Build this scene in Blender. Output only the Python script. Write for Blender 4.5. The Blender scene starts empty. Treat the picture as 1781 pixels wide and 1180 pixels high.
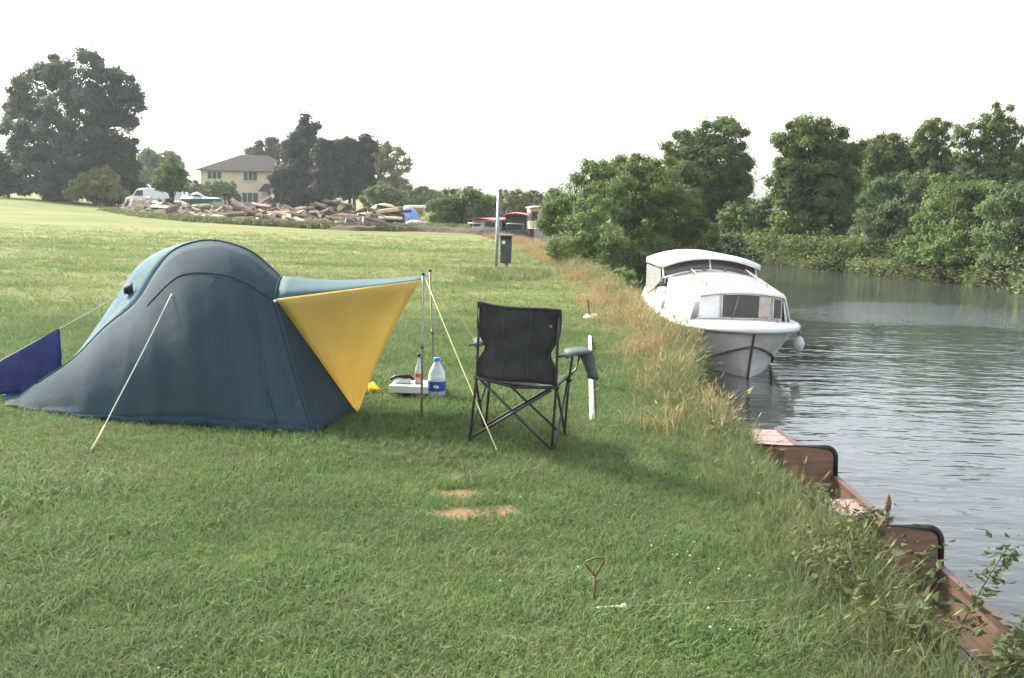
import bpy, math, random
import numpy as np
from mathutils import Vector, Matrix

random.seed(7)
RNG = np.random.default_rng(7)
SC = bpy.context.scene
COL = SC.collection
R = math.radians

# ------------------------------------------------------------------ camera
EYE = 1.6                     # eye height of the photographer
FPX = 1748.0                  # focal length in photograph pixels (35 mm lens)
PITCH, ROLL = R(7.75), R(1.5)
_F = Vector((0, math.cos(PITCH), -math.sin(PITCH)))
_U0 = Vector((0, math.sin(PITCH), math.cos(PITCH)))
_R0 = Vector((1, 0, 0))
_R = _R0 * math.cos(ROLL) + _U0 * math.sin(ROLL)
_U = _U0 * math.cos(ROLL) - _R0 * math.sin(ROLL)
cam_d = bpy.data.cameras.new('camera')
cam_d.sensor_width = 36.0
cam_d.lens = 36.0 * FPX / 1781.0
cam_d.clip_start = 0.05
cam_d.clip_end = 3000
cam = bpy.data.objects.new('camera', cam_d)
COL.objects.link(cam)
_m = Matrix((_R, _U, -_F)).transposed().to_4x4()
_m.translation = (0, 0, EYE)
cam.matrix_world = _m
SC.camera = cam

# ------------------------------------------------------------------ sky, sun, exposure
SUN_AZ, SUN_EL = -50.0, 35.0          # degrees: to the left and a little ahead of the camera
sun_dir = Vector((math.sin(R(SUN_AZ)) * math.cos(R(SUN_EL)), math.cos(R(SUN_AZ)) * math.cos(R(SUN_EL)), math.sin(R(SUN_EL))))
world = bpy.data.worlds.new('World')
SC.world = world
world.use_nodes = True
wn, wl = world.node_tree.nodes, world.node_tree.links
wn.clear()
sky = wn.new('ShaderNodeTexSky')
sky.sky_type = 'NISHITA'
sky.sun_disc = False
sky.sun_elevation = R(SUN_EL)
sky.sun_rotation = R(SUN_AZ)
sky.air_density = 1.0
sky.dust_density = 4.0
sky.ozone_density = 1.0
hs = wn.new('ShaderNodeHueSaturation')
hs.inputs['Saturation'].default_value = 0.4
bg = wn.new('ShaderNodeBackground')
bg.inputs['Strength'].default_value = 0.15
wo = wn.new('ShaderNodeOutputWorld')
wl.new(sky.outputs[0], hs.inputs['Color'])
wl.new(hs.outputs[0], bg.inputs['Color'])
wl.new(bg.outputs[0], wo.inputs['Surface'])
sun_d = bpy.data.lights.new('sun', 'SUN')
sun_d.energy = 2.8
sun_d.angle = R(6.0)
sun_d.color = (1.0, 0.93, 0.80)
sun = bpy.data.objects.new('sun', sun_d)
COL.objects.link(sun)
sun.rotation_euler = sun_dir.to_track_quat('Z', 'Y').to_euler()
sun.location = (-20, 10, 30)
SC.view_settings.view_transform = 'Standard'
SC.view_settings.look = 'None'
SC.view_settings.gamma = 1.0
SC.view_settings.exposure = 1.72
SC.view_settings.use_curve_mapping = False
cy = SC.cycles
cy.use_denoising = True
cy.max_bounces = 5
cy.diffuse_bounces = 2
cy.use_adaptive_sampling = True
cy.adaptive_threshold = 0.02
cy.glossy_bounces = 3
cy.transmission_bounces = 4
cy.transparent_max_bounces = 6
cy.volume_bounces = 1
cy.caustics_reflective = False
cy.caustics_refractive = False
cy.sample_clamp_indirect = 4.0

# ------------------------------------------------------------------ helpers
def ray(px, py):
    return _F + _R * ((px - 890.5) / FPX) + _U * ((590 - py) / FPX)
def G(px, py, z=0.0):            # the place at height z that the photograph shows at (px, py)
    d = ray(px, py)
    t = (z - EYE) / d.z
    return Vector((0, 0, EYE)) + d * t
def P(px, py, Y):                # the place at distance Y that the photograph shows at (px, py)
    d = ray(px, py)
    return Vector((0, 0, EYE)) + d * (Y / d.y)
def V(*a):
    return Vector(a)

def tag(o, label=None, cat=None, group=None, kind=None):
    if label: o['label'] = label
    if cat: o['category'] = cat
    if group: o['group'] = group
    if kind: o['kind'] = kind
    return o
def thing(name, label, cat, loc=(0, 0, 0), rotz=0.0, group=None):
    o = bpy.data.objects.new(name, None)
    o.empty_display_size = 0.2
    COL.objects.link(o)
    o.location = loc
    o.rotation_euler = (0, 0, rotz)
    return tag(o, label, cat, group)
def copy_tree(o, parent=None):
    c = o.copy()
    COL.objects.link(c)
    c.parent = parent
    for ch in [k for k in bpy.data.objects if k.parent == o]:
        copy_tree(ch, c)
    return c

class MB:
    """collects shapes in one mesh"""
    def __init__(s):
        s.v, s.f, s.mi = [], [], []
    def add(s, vs, fs, m=0):
        o = len(s.v)
        s.v += [tuple(v) for v in vs]
        s.f += [tuple(i + o for i in f) for f in fs]
        s.mi += [m] * len(fs)
        return s
    def box(s, c, size, rot=None, m=0, top=1.0):
        x, y, z = size[0] / 2, size[1] / 2, size[2] / 2
        vs = [V(-x, -y, -z), V(x, -y, -z), V(x, y, -z), V(-x, y, -z), V(-x * top, -y * top, z), V(x * top, -y * top, z), V(x * top, y * top, z), V(-x * top, y * top, z)]
        if rot is not None:
            vs = [rot @ v for v in vs]
        c = Vector(c)
        return s.add([v + c for v in vs], [(0, 3, 2, 1), (4, 5, 6, 7), (0, 1, 5, 4), (1, 2, 6, 5), (2, 3, 7, 6), (3, 0, 4, 7)], m)
    def tube(s, pts, r, n=8, m=0, r1=None, cap=True, capm=None):
        pts = [Vector(p) for p in pts]
        k = len(pts)
        rs = [r + ((r1 if r1 is not None else r) - r) * i / (k - 1) for i in range(k)] if not isinstance(r, (list, tuple)) else r
        vs, fs = [], []
        ref = None
        for i, p in enumerate(pts):
            d = (pts[min(i + 1, k - 1)] - pts[max(i - 1, 0)]).normalized()
            if ref is None:
                ref = V(0, 0, 1) if abs(d.z) < 0.9 else V(1, 0, 0)
            a = d.cross(ref)
            if a.length < 1e-4:
                a = d.cross(V(0, 1, 0))
            a.normalize()
            b = d.cross(a).normalized()
            ref = -b if False else ref
            for j in range(n):
                t = 2 * math.pi * j / n
                vs.append(p + a * (math.cos(t) * rs[i]) + b * (math.sin(t) * rs[i]))
        for i in range(k - 1):
            for j in range(n):
                fs.append((i * n + j, i * n + (j + 1) % n, (i + 1) * n + (j + 1) % n, (i + 1) * n + j))
        s.add(vs, fs, m)
        if cap:
            o = len(s.v) - len(vs)
            cm = m if capm is None else capm
            s.f.append(tuple(o + j for j in reversed(range(n)))); s.mi.append(cm)
            s.f.append(tuple(o + (k - 1) * n + j for j in range(n))); s.mi.append(cm)
        return s
    def grid(s, rows, m=0, closed=False):
        nr, nc = len(rows), len(rows[0])
        vs = [p for r_ in rows for p in r_]
        fs = []
        for i in range(nr - 1):
            for j in range(nc - (0 if closed else 1)):
                fs.append((i * nc + j, i * nc + (j + 1) % nc, (i + 1) * nc + (j + 1) % nc, (i + 1) * nc + j))
        return s.add(vs, fs, m)
    def lathe(s, prof, c=(0, 0, 0), n=16, m=0):
        rows = []
        for r_, z in prof:
            rows.append([V(c[0] + r_ * math.cos(2 * math.pi * j / n), c[1] + r_ * math.sin(2 * math.pi * j / n), c[2] + z) for j in range(n)])
        return s.grid(rows, m, closed=True)
    def ball(s, c, r, n=10, m=0):
        if not isinstance(r, (tuple, list)):
            r = (r, r, r)
        rows = []
        for i in range(n // 2 + 2):
            a = -math.pi / 2 + math.pi * i / (n // 2 + 1)
            rows.append([V(c[0] + r[0] * math.cos(a) * math.cos(2 * math.pi * j / n), c[1] + r[1] * math.cos(a) * math.sin(2 * math.pi * j / n), c[2] + r[2] * math.sin(a)) for j in range(n)])
        return s.grid(rows, m, closed=True)
    def prism(s, poly, depth, m=0):
        """poly: 3-D points of a planar outline, extruded by the vector depth"""
        n = len(poly)
        d = Vector(depth)
        a = [Vector(p) for p in poly]
        s.add(a + [p + d for p in a], [tuple(reversed(range(n))), tuple(range(n, 2 * n))] + [(i, (i + 1) % n, n + (i + 1) % n, n + i) for i in range(n)], m)
        return s
    def build(s, name, mats, parent=None, smooth=False, off=None, bevel=0, solid=0, sub=0):
        me = bpy.data.meshes.new(name)
        vs = s.v if off is None else [(v[0] - off[0], v[1] - off[1], v[2] - off[2]) for v in s.v]
        me.from_pydata(vs, [], s.f)
        if not isinstance(mats, (list, tuple)):
            mats = [mats]
        for mm in mats:
            me.materials.append(mm)
        me.polygons.foreach_set('material_index', s.mi)
        me.polygons.foreach_set('use_smooth', [smooth] * len(s.f))
        me.update()
        o = bpy.data.objects.new(name, me)
        COL.objects.link(o)
        if parent is not None:
            o.parent = parent
        if solid:
            k = o.modifiers.new('solid', 'SOLIDIFY'); k.thickness = solid; k.offset = 0
        if bevel:
            k = o.modifiers.new('bevel', 'BEVEL'); k.width = bevel; k.segments = 2; k.limit_method = 'ANGLE'
        if sub:
            k = o.modifiers.new('sub', 'SUBSURF'); k.levels = sub; k.render_levels = sub
        return o

def np_mesh(name, verts, faces, mat, parent=None, smooth=False):
    """fast mesh of equal-sized faces from numpy arrays"""
    me = bpy.data.meshes.new(name)
    n, k = faces.shape
    me.vertices.add(len(verts)); me.vertices.foreach_set('co', np.ascontiguousarray(verts, dtype=np.float32).ravel())
    me.loops.add(n * k); me.loops.foreach_set('vertex_index', np.ascontiguousarray(faces, dtype=np.int32).ravel())
    me.polygons.add(n); me.polygons.foreach_set('loop_start', np.arange(0, n * k, k, dtype=np.int32))
    me.polygons.foreach_set('use_smooth', np.full(n, smooth))
    me.materials.append(mat)
    me.update(calc_edges=True)
    me.validate()
    o = bpy.data.objects.new(name, me)
    COL.objects.link(o)
    if parent is not None:
        o.parent = parent
    return o

# ------------------------------------------------------------------ materials
def nt(name):
    m = bpy.data.materials.new(name)
    m.use_nodes = True
    t = m.node_tree
    t.nodes.clear()
    out = t.nodes.new('ShaderNodeOutputMaterial')
    return m, t, out
def node(t, kind, **kw):
    n = t.nodes.new('ShaderNode' + kind)
    for k, v in kw.items():
        if k in n.inputs:
            n.inputs[k].default_value = v
        else:
            setattr(n, k, v)
    return n
def ramp(t, src, stops):
    r_ = t.nodes.new('ShaderNodeValToRGB')
    e = r_.color_ramp.elements
    while len(e) > 1:
        e.remove(e[-1])
    e[0].position = stops[0][0]; e[0].color = (*stops[0][1], 1)
    for p, c in stops[1:]:
        k = e.new(p); k.color = (*c, 1)
    t.links.new(src, r_.inputs[0])
    return r_.outputs[0]
def mix(t, fac, a, b, mode='MIX'):
    n = t.nodes.new('ShaderNodeMix')
    n.data_type = 'RGBA'; n.blend_type = mode
    for sock, val in ((0, fac), (6, a), (7, b)):
        if hasattr(val, 'is_output'):
            t.links.new(val, n.inputs[sock])
        elif sock == 0:
            n.inputs[0].default_value = val
        else:
            n.inputs[sock].default_value = (*val, 1)
    return n.outputs[2]
def noise(t, scale, detail=3.0, coord='Object', stretch=None, rough=0.55):
    if coord == 'Position':
        src = t.nodes.new('ShaderNodeNewGeometry').outputs['Position']
    else:
        src = t.nodes.new('ShaderNodeTexCoord').outputs[coord]
    if stretch:
        mp = t.nodes.new('ShaderNodeMapping')
        mp.inputs['Scale'].default_value = stretch
        t.links.new(src, mp.inputs[0]); src = mp.outputs[0]
    n = t.nodes.new('ShaderNodeTexNoise')
    n.inputs['Scale'].default_value = scale
    n.inputs['Detail'].default_value = detail
    n.inputs['Roughness'].default_value = rough
    t.links.new(src, n.inputs['Vector'])
    return n.outputs['Fac']
def bump(t, h, strength, dist=0.02):
    b = t.nodes.new('ShaderNodeBump')
    b.inputs['Strength'].default_value = strength
    b.inputs['Distance'].default_value = dist
    t.links.new(h, b.inputs['Height'])
    return b.outputs[0]
def plain(name, col, rough=0.6, var=0.15, scale=8.0, bmp=0.0, bscale=40.0, spec=0.4, metal=0.0, trans=0.0, dirt=None, coat=0.0):
    """paint, plastic, cloth, metal: a colour with uneven wear and fine relief"""
    m, t, out = nt(name)
    p = t.nodes.new('ShaderNodeBsdfPrincipled')
    f = noise(t, scale, 4)
    lo = tuple(c * (1 - var) for c in col); hi = tuple(min(1, c * (1 + var)) for c in col)
    c = ramp(t, f, [(0.3, lo), (0.7, hi)])
    if dirt:
        f2 = noise(t, scale * 0.45, 6)
        msk = ramp(t, f2, [(0.5, (0, 0, 0)), (0.72, (1, 1, 1))])
        c = mix(t, msk, c, dirt)
    t.links.new(c, p.inputs['Base Color'])
    p.inputs['Roughness'].default_value = rough
    p.inputs['Metallic'].default_value = metal
    p.inputs['Specular IOR Level'].default_value = spec
    if coat: p.inputs['Coat Weight'].default_value = coat
    if bmp:
        t.links.new(bump(t, noise(t, bscale, 5), bmp), p.inputs['Normal'])
    sh = p.outputs[0]
    if trans:
        tr = t.nodes.new('ShaderNodeBsdfTranslucent')
        t.links.new(c, tr.inputs['Color'])
        mx = t.nodes.new('ShaderNodeMixShader'); mx.inputs[0].default_value = trans
        t.links.new(sh, mx.inputs[1]); t.links.new(tr.outputs[0], mx.inputs[2])
        sh = mx.outputs[0]
    t.links.new(sh, out.inputs[0])
    return m
def leaf_mat(name, dark, light, trans=0.4, hue_noise=0.25):
    """leaves: every leaf its own shade, whole branches a little different"""
    m, t, out = nt(name)
    g = t.nodes.new('ShaderNodeNewGeometry')
    c = ramp(t, g.outputs['Random Per Island'], [(0.0, dark), (1.0, light)])
    n = noise(t, hue_noise, 3, 'Position')
    c2 = ramp(t, n, [(0.35, tuple(0.75 * v for v in dark)), (0.65, tuple(min(1, 1.15 * v) for v in light))])
    c = mix(t, 0.45, c, c2)
    d = t.nodes.new('ShaderNodeBsdfPrincipled')
    d.inputs['Roughness'].default_value = 0.6
    d.inputs['Specular IOR Level'].default_value = 0.15
    tr = t.nodes.new('ShaderNodeBsdfTranslucent')
    t.links.new(c, d.inputs['Base Color'])
    c3 = mix(t, 0.5, c, (0.16, 0.20, 0.03))
    t.links.new(c3, tr.inputs['Color'])
    mx = t.nodes.new('ShaderNodeMixShader'); mx.inputs[0].default_value = trans
    t.links.new(d.outputs[0], mx.inputs[1]); t.links.new(tr.outputs[0], mx.inputs[2])
    t.links.new(mx.outputs[0], out.inputs[0])
    return m
def glass_mat(name, col, rough=0.05):
    m, t, out = nt(name)
    p = t.nodes.new('ShaderNodeBsdfPrincipled')
    p.inputs['Base Color'].default_value = (*col, 1)
    p.inputs['Roughness'].default_value = rough
    p.inputs['Specular IOR Level'].default_value = 0.6
    t.links.new(p.outputs[0], out.inputs[0])
    return m
def clear_mat(name, col, w=0.75, rough=0.05):
    m, t, out = nt(name)
    p = t.nodes.new('ShaderNodeBsdfPrincipled')
    p.inputs['Base Color'].default_value = (*col, 1)
    p.inputs['Roughness'].default_value = rough
    tr = t.nodes.new('ShaderNodeBsdfTransparent'); tr.inputs[0].default_value = (*[0.4 + 0.6 * c for c in col], 1)
    mx = t.nodes.new('ShaderNodeMixShader'); mx.inputs[0].default_value = w
    t.links.new(p.outputs[0], mx.inputs[1]); t.links.new(tr.outputs[0], mx.inputs[2])
    t.links.new(mx.outputs[0], out.inputs[0])
    return m
def bark_mat(name, a, b):
    return plain(name, tuple((x + y) / 2 for x, y in zip(a, b)), 0.9, 0.4, 6, 0.8, 14, 0.1)

# ------------------------------------------------------------------ ground and river
WATER_Z = -0.50
# river: middle line (x, y) and half width
RIV = np.array([(9.0, -60, 7.4), (9.0, 2, 7.4), (9.0, 4, 7.40), (9.0, 8, 7.38), (9.05, 10, 7.0), (8.9, 15, 6.9), (8.4, 22, 6.5), (7.9, 28, 6.3), (6.4, 34, 5.4), (5.0, 40, 4.4), (3.2, 46, 3.8), (1.4, 52, 3.6), (1.8, 60, 3.6), (8, 72, 3.5), (30, 86, 3.5), (120, 110, 3.5)], float)
def river_dist(x, y):
    """signed distance to the water's edge: positive on land"""
    x = np.asarray(x, float); y = np.asarray(y, float)
    best = np.full(x.shape, 1e9)
    for a, b in zip(RIV[:-1], RIV[1:]):
        dx, dy = b[0] - a[0], b[1] - a[1]
        t = np.clip(((x - a[0]) * dx + (y - a[1]) * dy) / (dx * dx + dy * dy), 0, 1)
        w = a[2] + (b[2] - a[2]) * t
        d = np.hypot(x - a[0] - t * dx, y - a[1] - t * dy) - w
        best = np.minimum(best, d)
    return best
def sstep(a, b, x):
    t = np.clip((x - a) / (b - a), 0, 1)
    return t * t * (3 - 2 * t)
def vnoise(x, y, s, seed=0):
    """smooth value noise in the plane"""
    x = np.asarray(x, float) / s + seed * 17.3; y = np.asarray(y, float) / s + seed * 9.1
    xi, yi = np.floor(x), np.floor(y)
    fx, fy = x - xi, y - yi
    fx, fy = fx * fx * (3 - 2 * fx), fy * fy * (3 - 2 * fy)
    def h(a, b):
        v = np.sin(a * 127.1 + b * 311.7 + seed * 74.7) * 43758.5453
        return v - np.floor(v)
    return (h(xi, yi) * (1 - fx) + h(xi + 1, yi) * fx) * (1 - fy) + (h(xi, yi + 1) * (1 - fx) + h(xi + 1, yi + 1) * fx) * fy
def ground_z(x, y):
    x = np.asarray(x, float); y = np.asarray(y, float)
    d = river_dist(x, y) + (vnoise(x, y, 0.9, 3) - 0.5) * 0.25
    z = -1.3 + 1.3 * sstep(-0.38, 0.12, d)
    rise = 0.9 * sstep(-27, -56, x) * sstep(50, 100, y)
    z = z + rise * (d > 0)
    z = z + (vnoise(x, y, 1.7, 1) - 0.5) * 0.045 * sstep(0.3, 1.0, d)
    far = sstep(9.5, 13, x)
    return z + far * 0.1 * sstep(0, 2, d)

def axis(parts):
    out = []
    for a, b, s in parts:
        out += list(np.arange(a, b, s))
    return np.array(out + [parts[-1][1]])
gx = axis([(-460, -100, 30), (-100, -20, 4), (-20, -6, 0.7), (-6, 1.0, 0.2), (1.0, 2.8, 0.07), (2.8, 7, 0.5), (7, 18, 0.25), (18, 40, 2), (40, 120, 8), (120, 460, 34)])
gy = axis([(-60, -4, 4), (-4, 2, 0.5), (2, 14, 0.13), (14, 30, 0.3), (30, 66, 0.5), (66, 130, 3), (130, 620, 35)])
X, Y = np.meshgrid(gx, gy)
Z = ground_z(X, Y)
nv = X.size
idx = np.arange(nv).reshape(X.shape)
fc = np.stack([idx[:-1, :-1].ravel(), idx[:-1, 1:].ravel(), idx[1:, 1:].ravel(), idx[1:, :-1].ravel()], 1)

# worn places in the turf: x, y, rx, ry (bare soil)
_w = [(797, 832, 36, 11), (798, 861, 46, 11), (790, 896, 48, 13), (884, 893, 28, 10), (905, 880, 40, 10), (870, 815, 60, 10), (1000, 765, 14, 5), (205, 1112, 45, 10), (180, 795, 80, 12), (60, 800, 60, 10), (760, 1060, 60, 14), (690, 1090, 60, 12), (870, 930, 40, 12), (1026, 1045, 24, 9)]
WORN = []
for a, b, rx, ry in _w:
    c = G(a, b); e = G(a + rx, b); f_ = G(a, b - ry)
    WORN.append((c.x, c.y, (e - c).length, (f_ - c).length))
def worn(x, y):
    x = np.asarray(x, float); y = np.asarray(y, float)
    w = np.zeros(x.shape)
    k = (vnoise(x, y, 0.08, 5) - 0.5) * 0.9 + (vnoise(x, y, 0.2, 6) - 0.5) * 0.6
    for i, (cx, cy_, rx, ry) in enumerate(WORN):
        d = np.hypot((x - cx) / rx, (y - cy_) / ry)
        s = 1.0 if i < 4 else (0.22 if i != 6 else 0.7)
        w = np.maximum(w, s * sstep(1.25, 0.6, d + k * (0.55 if i < 4 else 1.0)))
    return w

def turf_material():
    m, t, out = nt('turf')
    at = t.nodes.new('ShaderNodeAttribute'); at.attribute_name = 'wear'
    sep = t.nodes.new('ShaderNodeSeparateColor'); t.links.new(at.outputs['Color'], sep.inputs[0])
    n1 = noise(t, 0.35, 4, 'Position')
    n2 = noise(t, 2.3, 5, 'Position')
    n3 = noise(t, 30, 5, 'Position', (1.0, 0.7, 1.0))
    n4 = noise(t, 0.22, 4, 'Position', (0.5, 3.0, 1.0))
    c = ramp(t, n3, [(0.25, (0.055, 0.075, 0.024)), (0.55, (0.10, 0.13, 0.042)), (0.8, (0.17, 0.18, 0.07))])
    c = mix(t, ramp(t, n2, [(0.35, (0, 0, 0)), (0.75, (0.5, 0.5, 0.5))]), c, (0.115, 0.105, 0.05))
    c = mix(t, ramp(t, n1, [(0.4, (0, 0, 0)), (0.8, (0.35, 0.35, 0.35))]), c, (0.06, 0.105, 0.03))
    # the mown field farther off is drier, in swathes
    dry = mix(t, ramp(t, n4, [(0.43, (0, 0, 0)), (0.57, (1, 1, 1))]), (0.185, 0.185, 0.075), (0.10, 0.145, 0.048))
    dry = mix(t, ramp(t, n2, [(0.4, (0, 0, 0)), (0.7, (0.5, 0.5, 0.5))]), dry, (0.20, 0.185, 0.085))
    c = mix(t, sep.outputs[1], c, dry)
    soil = ramp(t, noise(t, 40, 5, 'Position'), [(0.3, (0.16, 0.10, 0.055)), (0.6, (0.24, 0.15, 0.10)), (0.8, (0.33, 0.215, 0.145))])
    c = mix(t, sep.outputs[0], c, soil)
    mud = ramp(t, noise(t, 9, 5, 'Position'), [(0.3, (0.022, 0.024, 0.014)), (0.7, (0.055, 0.055, 0.030))])
    c = mix(t, sep.outputs[2], c, mud)
    p = t.nodes.new('ShaderNodeBsdfPrincipled')
    p.inputs['Roughness'].default_value = 0.95
    p.inputs['Specular IOR Level'].default_value = 0.05
    t.links.new(c, p.inputs['Base Color'])
    t.links.new(bump(t, n3, 0.5, 0.03), p.inputs['Normal'])
    t.links.new(p.outputs[0], out.inputs[0])
    return m
ground = np_mesh('ground', np.stack([X.ravel(), Y.ravel(), Z.ravel()], 1), fc, turf_material(), smooth=True)
tag(ground, kind='structure')
dr = river_dist(X, Y).ravel()
ca = ground.data.color_attributes.new('wear', 'FLOAT_COLOR', 'POINT')
cc = np.zeros((nv, 4), np.float32); cc[:, 3] = 1
cc[:, 0] = worn(X, Y).ravel()
cc[:, 1] = np.clip(sstep(9, 22, Y.ravel() + 3 * (vnoise(X, Y, 3, 2).ravel() - 0.5)) * (0.75 + 0.25 * sstep(20, 45, Y.ravel())), 0, 1)
cc[:, 2] = np.maximum(sstep(0.12, -0.10, dr), 0.75 * sstep(6.0, 8.0, X.ravel()) * sstep(10.0, 6.0, dr))
ca.data.foreach_set('color', cc.ravel())

def water_material():
    m, t, out = nt('river_water')
    p = t.nodes.new('ShaderNodeBsdfPrincipled')
    p.inputs['Base Color'].default_value = (0.040, 0.047, 0.046, 1)
    p.inputs['Roughness'].default_value = 0.03
    p.inputs['IOR'].default_value = 1.333
    p.inputs['Specular IOR Level'].default_value = 0.5
    a = noise(t, 1.0, 3, 'Position', (1.1, 2.6, 1.0))
    b = noise(t, 4.5, 3, 'Position', (0.8, 1.9, 1.0))
    gust = ramp(t, noise(t, 0.13, 2, 'Position', (1.0, 1.6, 1.0)), [(0.42, (0.25, 0.25, 0.25)), (0.6, (1, 1, 1))])
    mu = t.nodes.new('ShaderNodeMath'); mu.operation = 'MULTIPLY'
    t.links.new(b, mu.inputs[0]); t.links.new(gust, mu.inputs[1])
    ad = t.nodes.new('ShaderNodeMath'); ad.operation = 'MULTIPLY_ADD'
    t.links.new(mu.outputs[0], ad.inputs[0]); ad.inputs[1].default_value = 0.35; t.links.new(a, ad.inputs[2])
    # a breeze ruffles the middle of the reach
    pos = t.nodes.new('ShaderNodeNewGeometry').outputs['Position']
    mp = t.nodes.new('ShaderNodeMapping'); mp.inputs['Location'].default_value = (-1.75, -6.9, 0); mp.inputs['Scale'].default_value = (0.16, 0.325, 0.0)
    t.links.new(pos, mp.inputs[0])
    ln = t.nodes.new('ShaderNodeVectorMath'); ln.operation = 'LENGTH'; t.links.new(mp.outputs[0], ln.inputs[0])
    wob = t.nodes.new('ShaderNodeMath'); wob.operation = 'MULTIPLY_ADD'
    t.links.new(noise(t, 0.5, 4, 'Position'), wob.inputs[0]); wob.inputs[1].default_value = 1.2; t.links.new(ln.outputs['Value'], wob.inputs[2])
    rr = t.nodes.new('ShaderNodeMapRange'); rr.inputs['From Min'].default_value = 1.05; rr.inputs['From Max'].default_value = 1.7; rr.inputs['To Min'].default_value = 1.0; rr.inputs['To Max'].default_value = 0.0
    t.links.new(wob.outputs[0], rr.inputs['Value'])
    fin = noise(t, 7.0, 3, 'Position', (0.7, 1.7, 1.0))
    m2 = t.nodes.new('ShaderNodeMath'); m2.operation = 'MULTIPLY'; t.links.new(fin, m2.inputs[0]); t.links.new(rr.outputs[0], m2.inputs[1])
    a3 = t.nodes.new('ShaderNodeMath'); a3.operation = 'MULTIPLY_ADD'; t.links.new(m2.outputs[0], a3.inputs[0]); a3.inputs[1].default_value = 1.1; t.links.new(ad.outputs[0], a3.inputs[2])
    t.links.new(bump(t, a3.outputs[0], 0.22, 0.11), p.inputs['Normal'])
    t.links.new(p.outputs[0], out.inputs[0])
    return m
wv = np.array([(-40, -58, WATER_Z), (130, -58, WATER_Z), (130, 130, WATER_Z), (-40, 130, WATER_Z)])
river = np_mesh('river', wv, np.array([[0, 1, 2, 3]]), water_material())
tag(river, kind='structure')

# ------------------------------------------------------------------ trees
M_BARK = bark_mat('bark', (0.10, 0.085, 0.06), (0.06, 0.05, 0.04))
M_LEAF = {
    'dark':   leaf_mat('leaf_dark', (0.022, 0.034, 0.020), (0.050, 0.070, 0.032), 0.2),
    'grey':   leaf_mat('leaf_grey', (0.034, 0.060, 0.052), (0.080, 0.120, 0.088), 0.3),
    'mid':    leaf_mat('leaf_mid', (0.075, 0.120, 0.042), (0.173, 0.225, 0.068), 0.35),
    'fresh':  leaf_mat('leaf_fresh', (0.083, 0.150, 0.053), (0.188, 0.270, 0.090), 0.35),
    'olive':  leaf_mat('leaf_olive', (0.112, 0.135, 0.048), (0.285, 0.285, 0.098), 0.4),
    'willow': leaf_mat('leaf_willow', (0.083, 0.128, 0.068), (0.188, 0.247, 0.112), 0.35),
    'purple': leaf_mat('leaf_purple', (0.055, 0.035, 0.035), (0.10, 0.065, 0.055), 0.3),
    'yew':    leaf_mat('leaf_conifer', (0.016, 0.025, 0.016), (0.034, 0.046, 0.026), 0.08),
}
def leaf_cloud(cent, out_dir, size, droop=0.0, rng=RNG, aspect=0.45):
    """one pointed leaf (or spray of leaves) at each centre"""
    n = len(cent)
    nrm = out_dir * 0.8 + rng.normal(0, 0.4, (n, 3)); nrm[:, 2] += 0.3
    nrm /= np.linalg.norm(nrm, axis=1)[:, None] + 1e-9
    a = rng.normal(0, 1, (n, 3)); a[:, 2] -= droop * 2.2
    a -= nrm * np.sum(a * nrm, 1)[:, None]
    a /= np.linalg.norm(a, axis=1)[:, None] + 1e-9
    b = np.cross(nrm, a)
    s = (size * rng.uniform(0.65, 1.35, n))[:, None]
    bend = nrm * s * 0.12
    vs = np.stack([cent - a * s * 0.5, cent + b * s * aspect * 0.5 - bend, cent + a * s * 0.5, cent - b * s * aspect * 0.5 - bend], 1).reshape(-1, 3)
    fs = np.arange(n * 4).reshape(n, 4)
    return vs, fs
def crown_points(lobes, dens, clump, rng, fill=0.25, ragged=0.12):
    """lobes: (centre, radii). Leaves gather in clumps near each lobe's skin, a few strays outside"""
    C, D = [], []
    for c, r in lobes:
        c = np.array(c); r = np.array(r)
        rm = float(np.mean(r))
        n_clump = max(5, int(3.0 * (rm / clump) ** 2))
        u = rng.normal(0, 1, (n_clump, 3)); u /= np.linalg.norm(u, axis=1)[:, None]
        rad = rng.uniform(0.62, 1.0, n_clump) ** 0.6
        rad[rng.random(n_clump) < ragged] *= rng.uniform(1.05, 1.2)
        cc = u * rad[:, None]
        n = int(dens * (r[0] * r[1] + r[1] * r[2] + r[0] * r[2]) / 3 * 12.6)
        k = rng.integers(0, n_clump, n)
        sig = clump * rng.uniform(0.7, 1.2, n_clump)
        p = cc[k] * r + rng.normal(0, 1, (n, 3)) * (sig[k] * 0.36)[:, None] * np.array([1, 1, 0.75])
        dd_ = (p - cc[k] * r) / (sig[k] * 0.4)[:, None]
        C.append(c + p); D.append(u[k] * 0.5 + dd_ * 0.75)
        nf = int(n * fill)
        q = rng.normal(0, 1, (nf, 3)); q /= np.linalg.norm(q, axis=1)[:, None]
        q *= (rng.random(nf) ** (1 / 2.2))[:, None] * 0.9
        C.append(c + q * r); D.append(q)
    return np.concatenate(C), np.concatenate(D)
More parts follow.
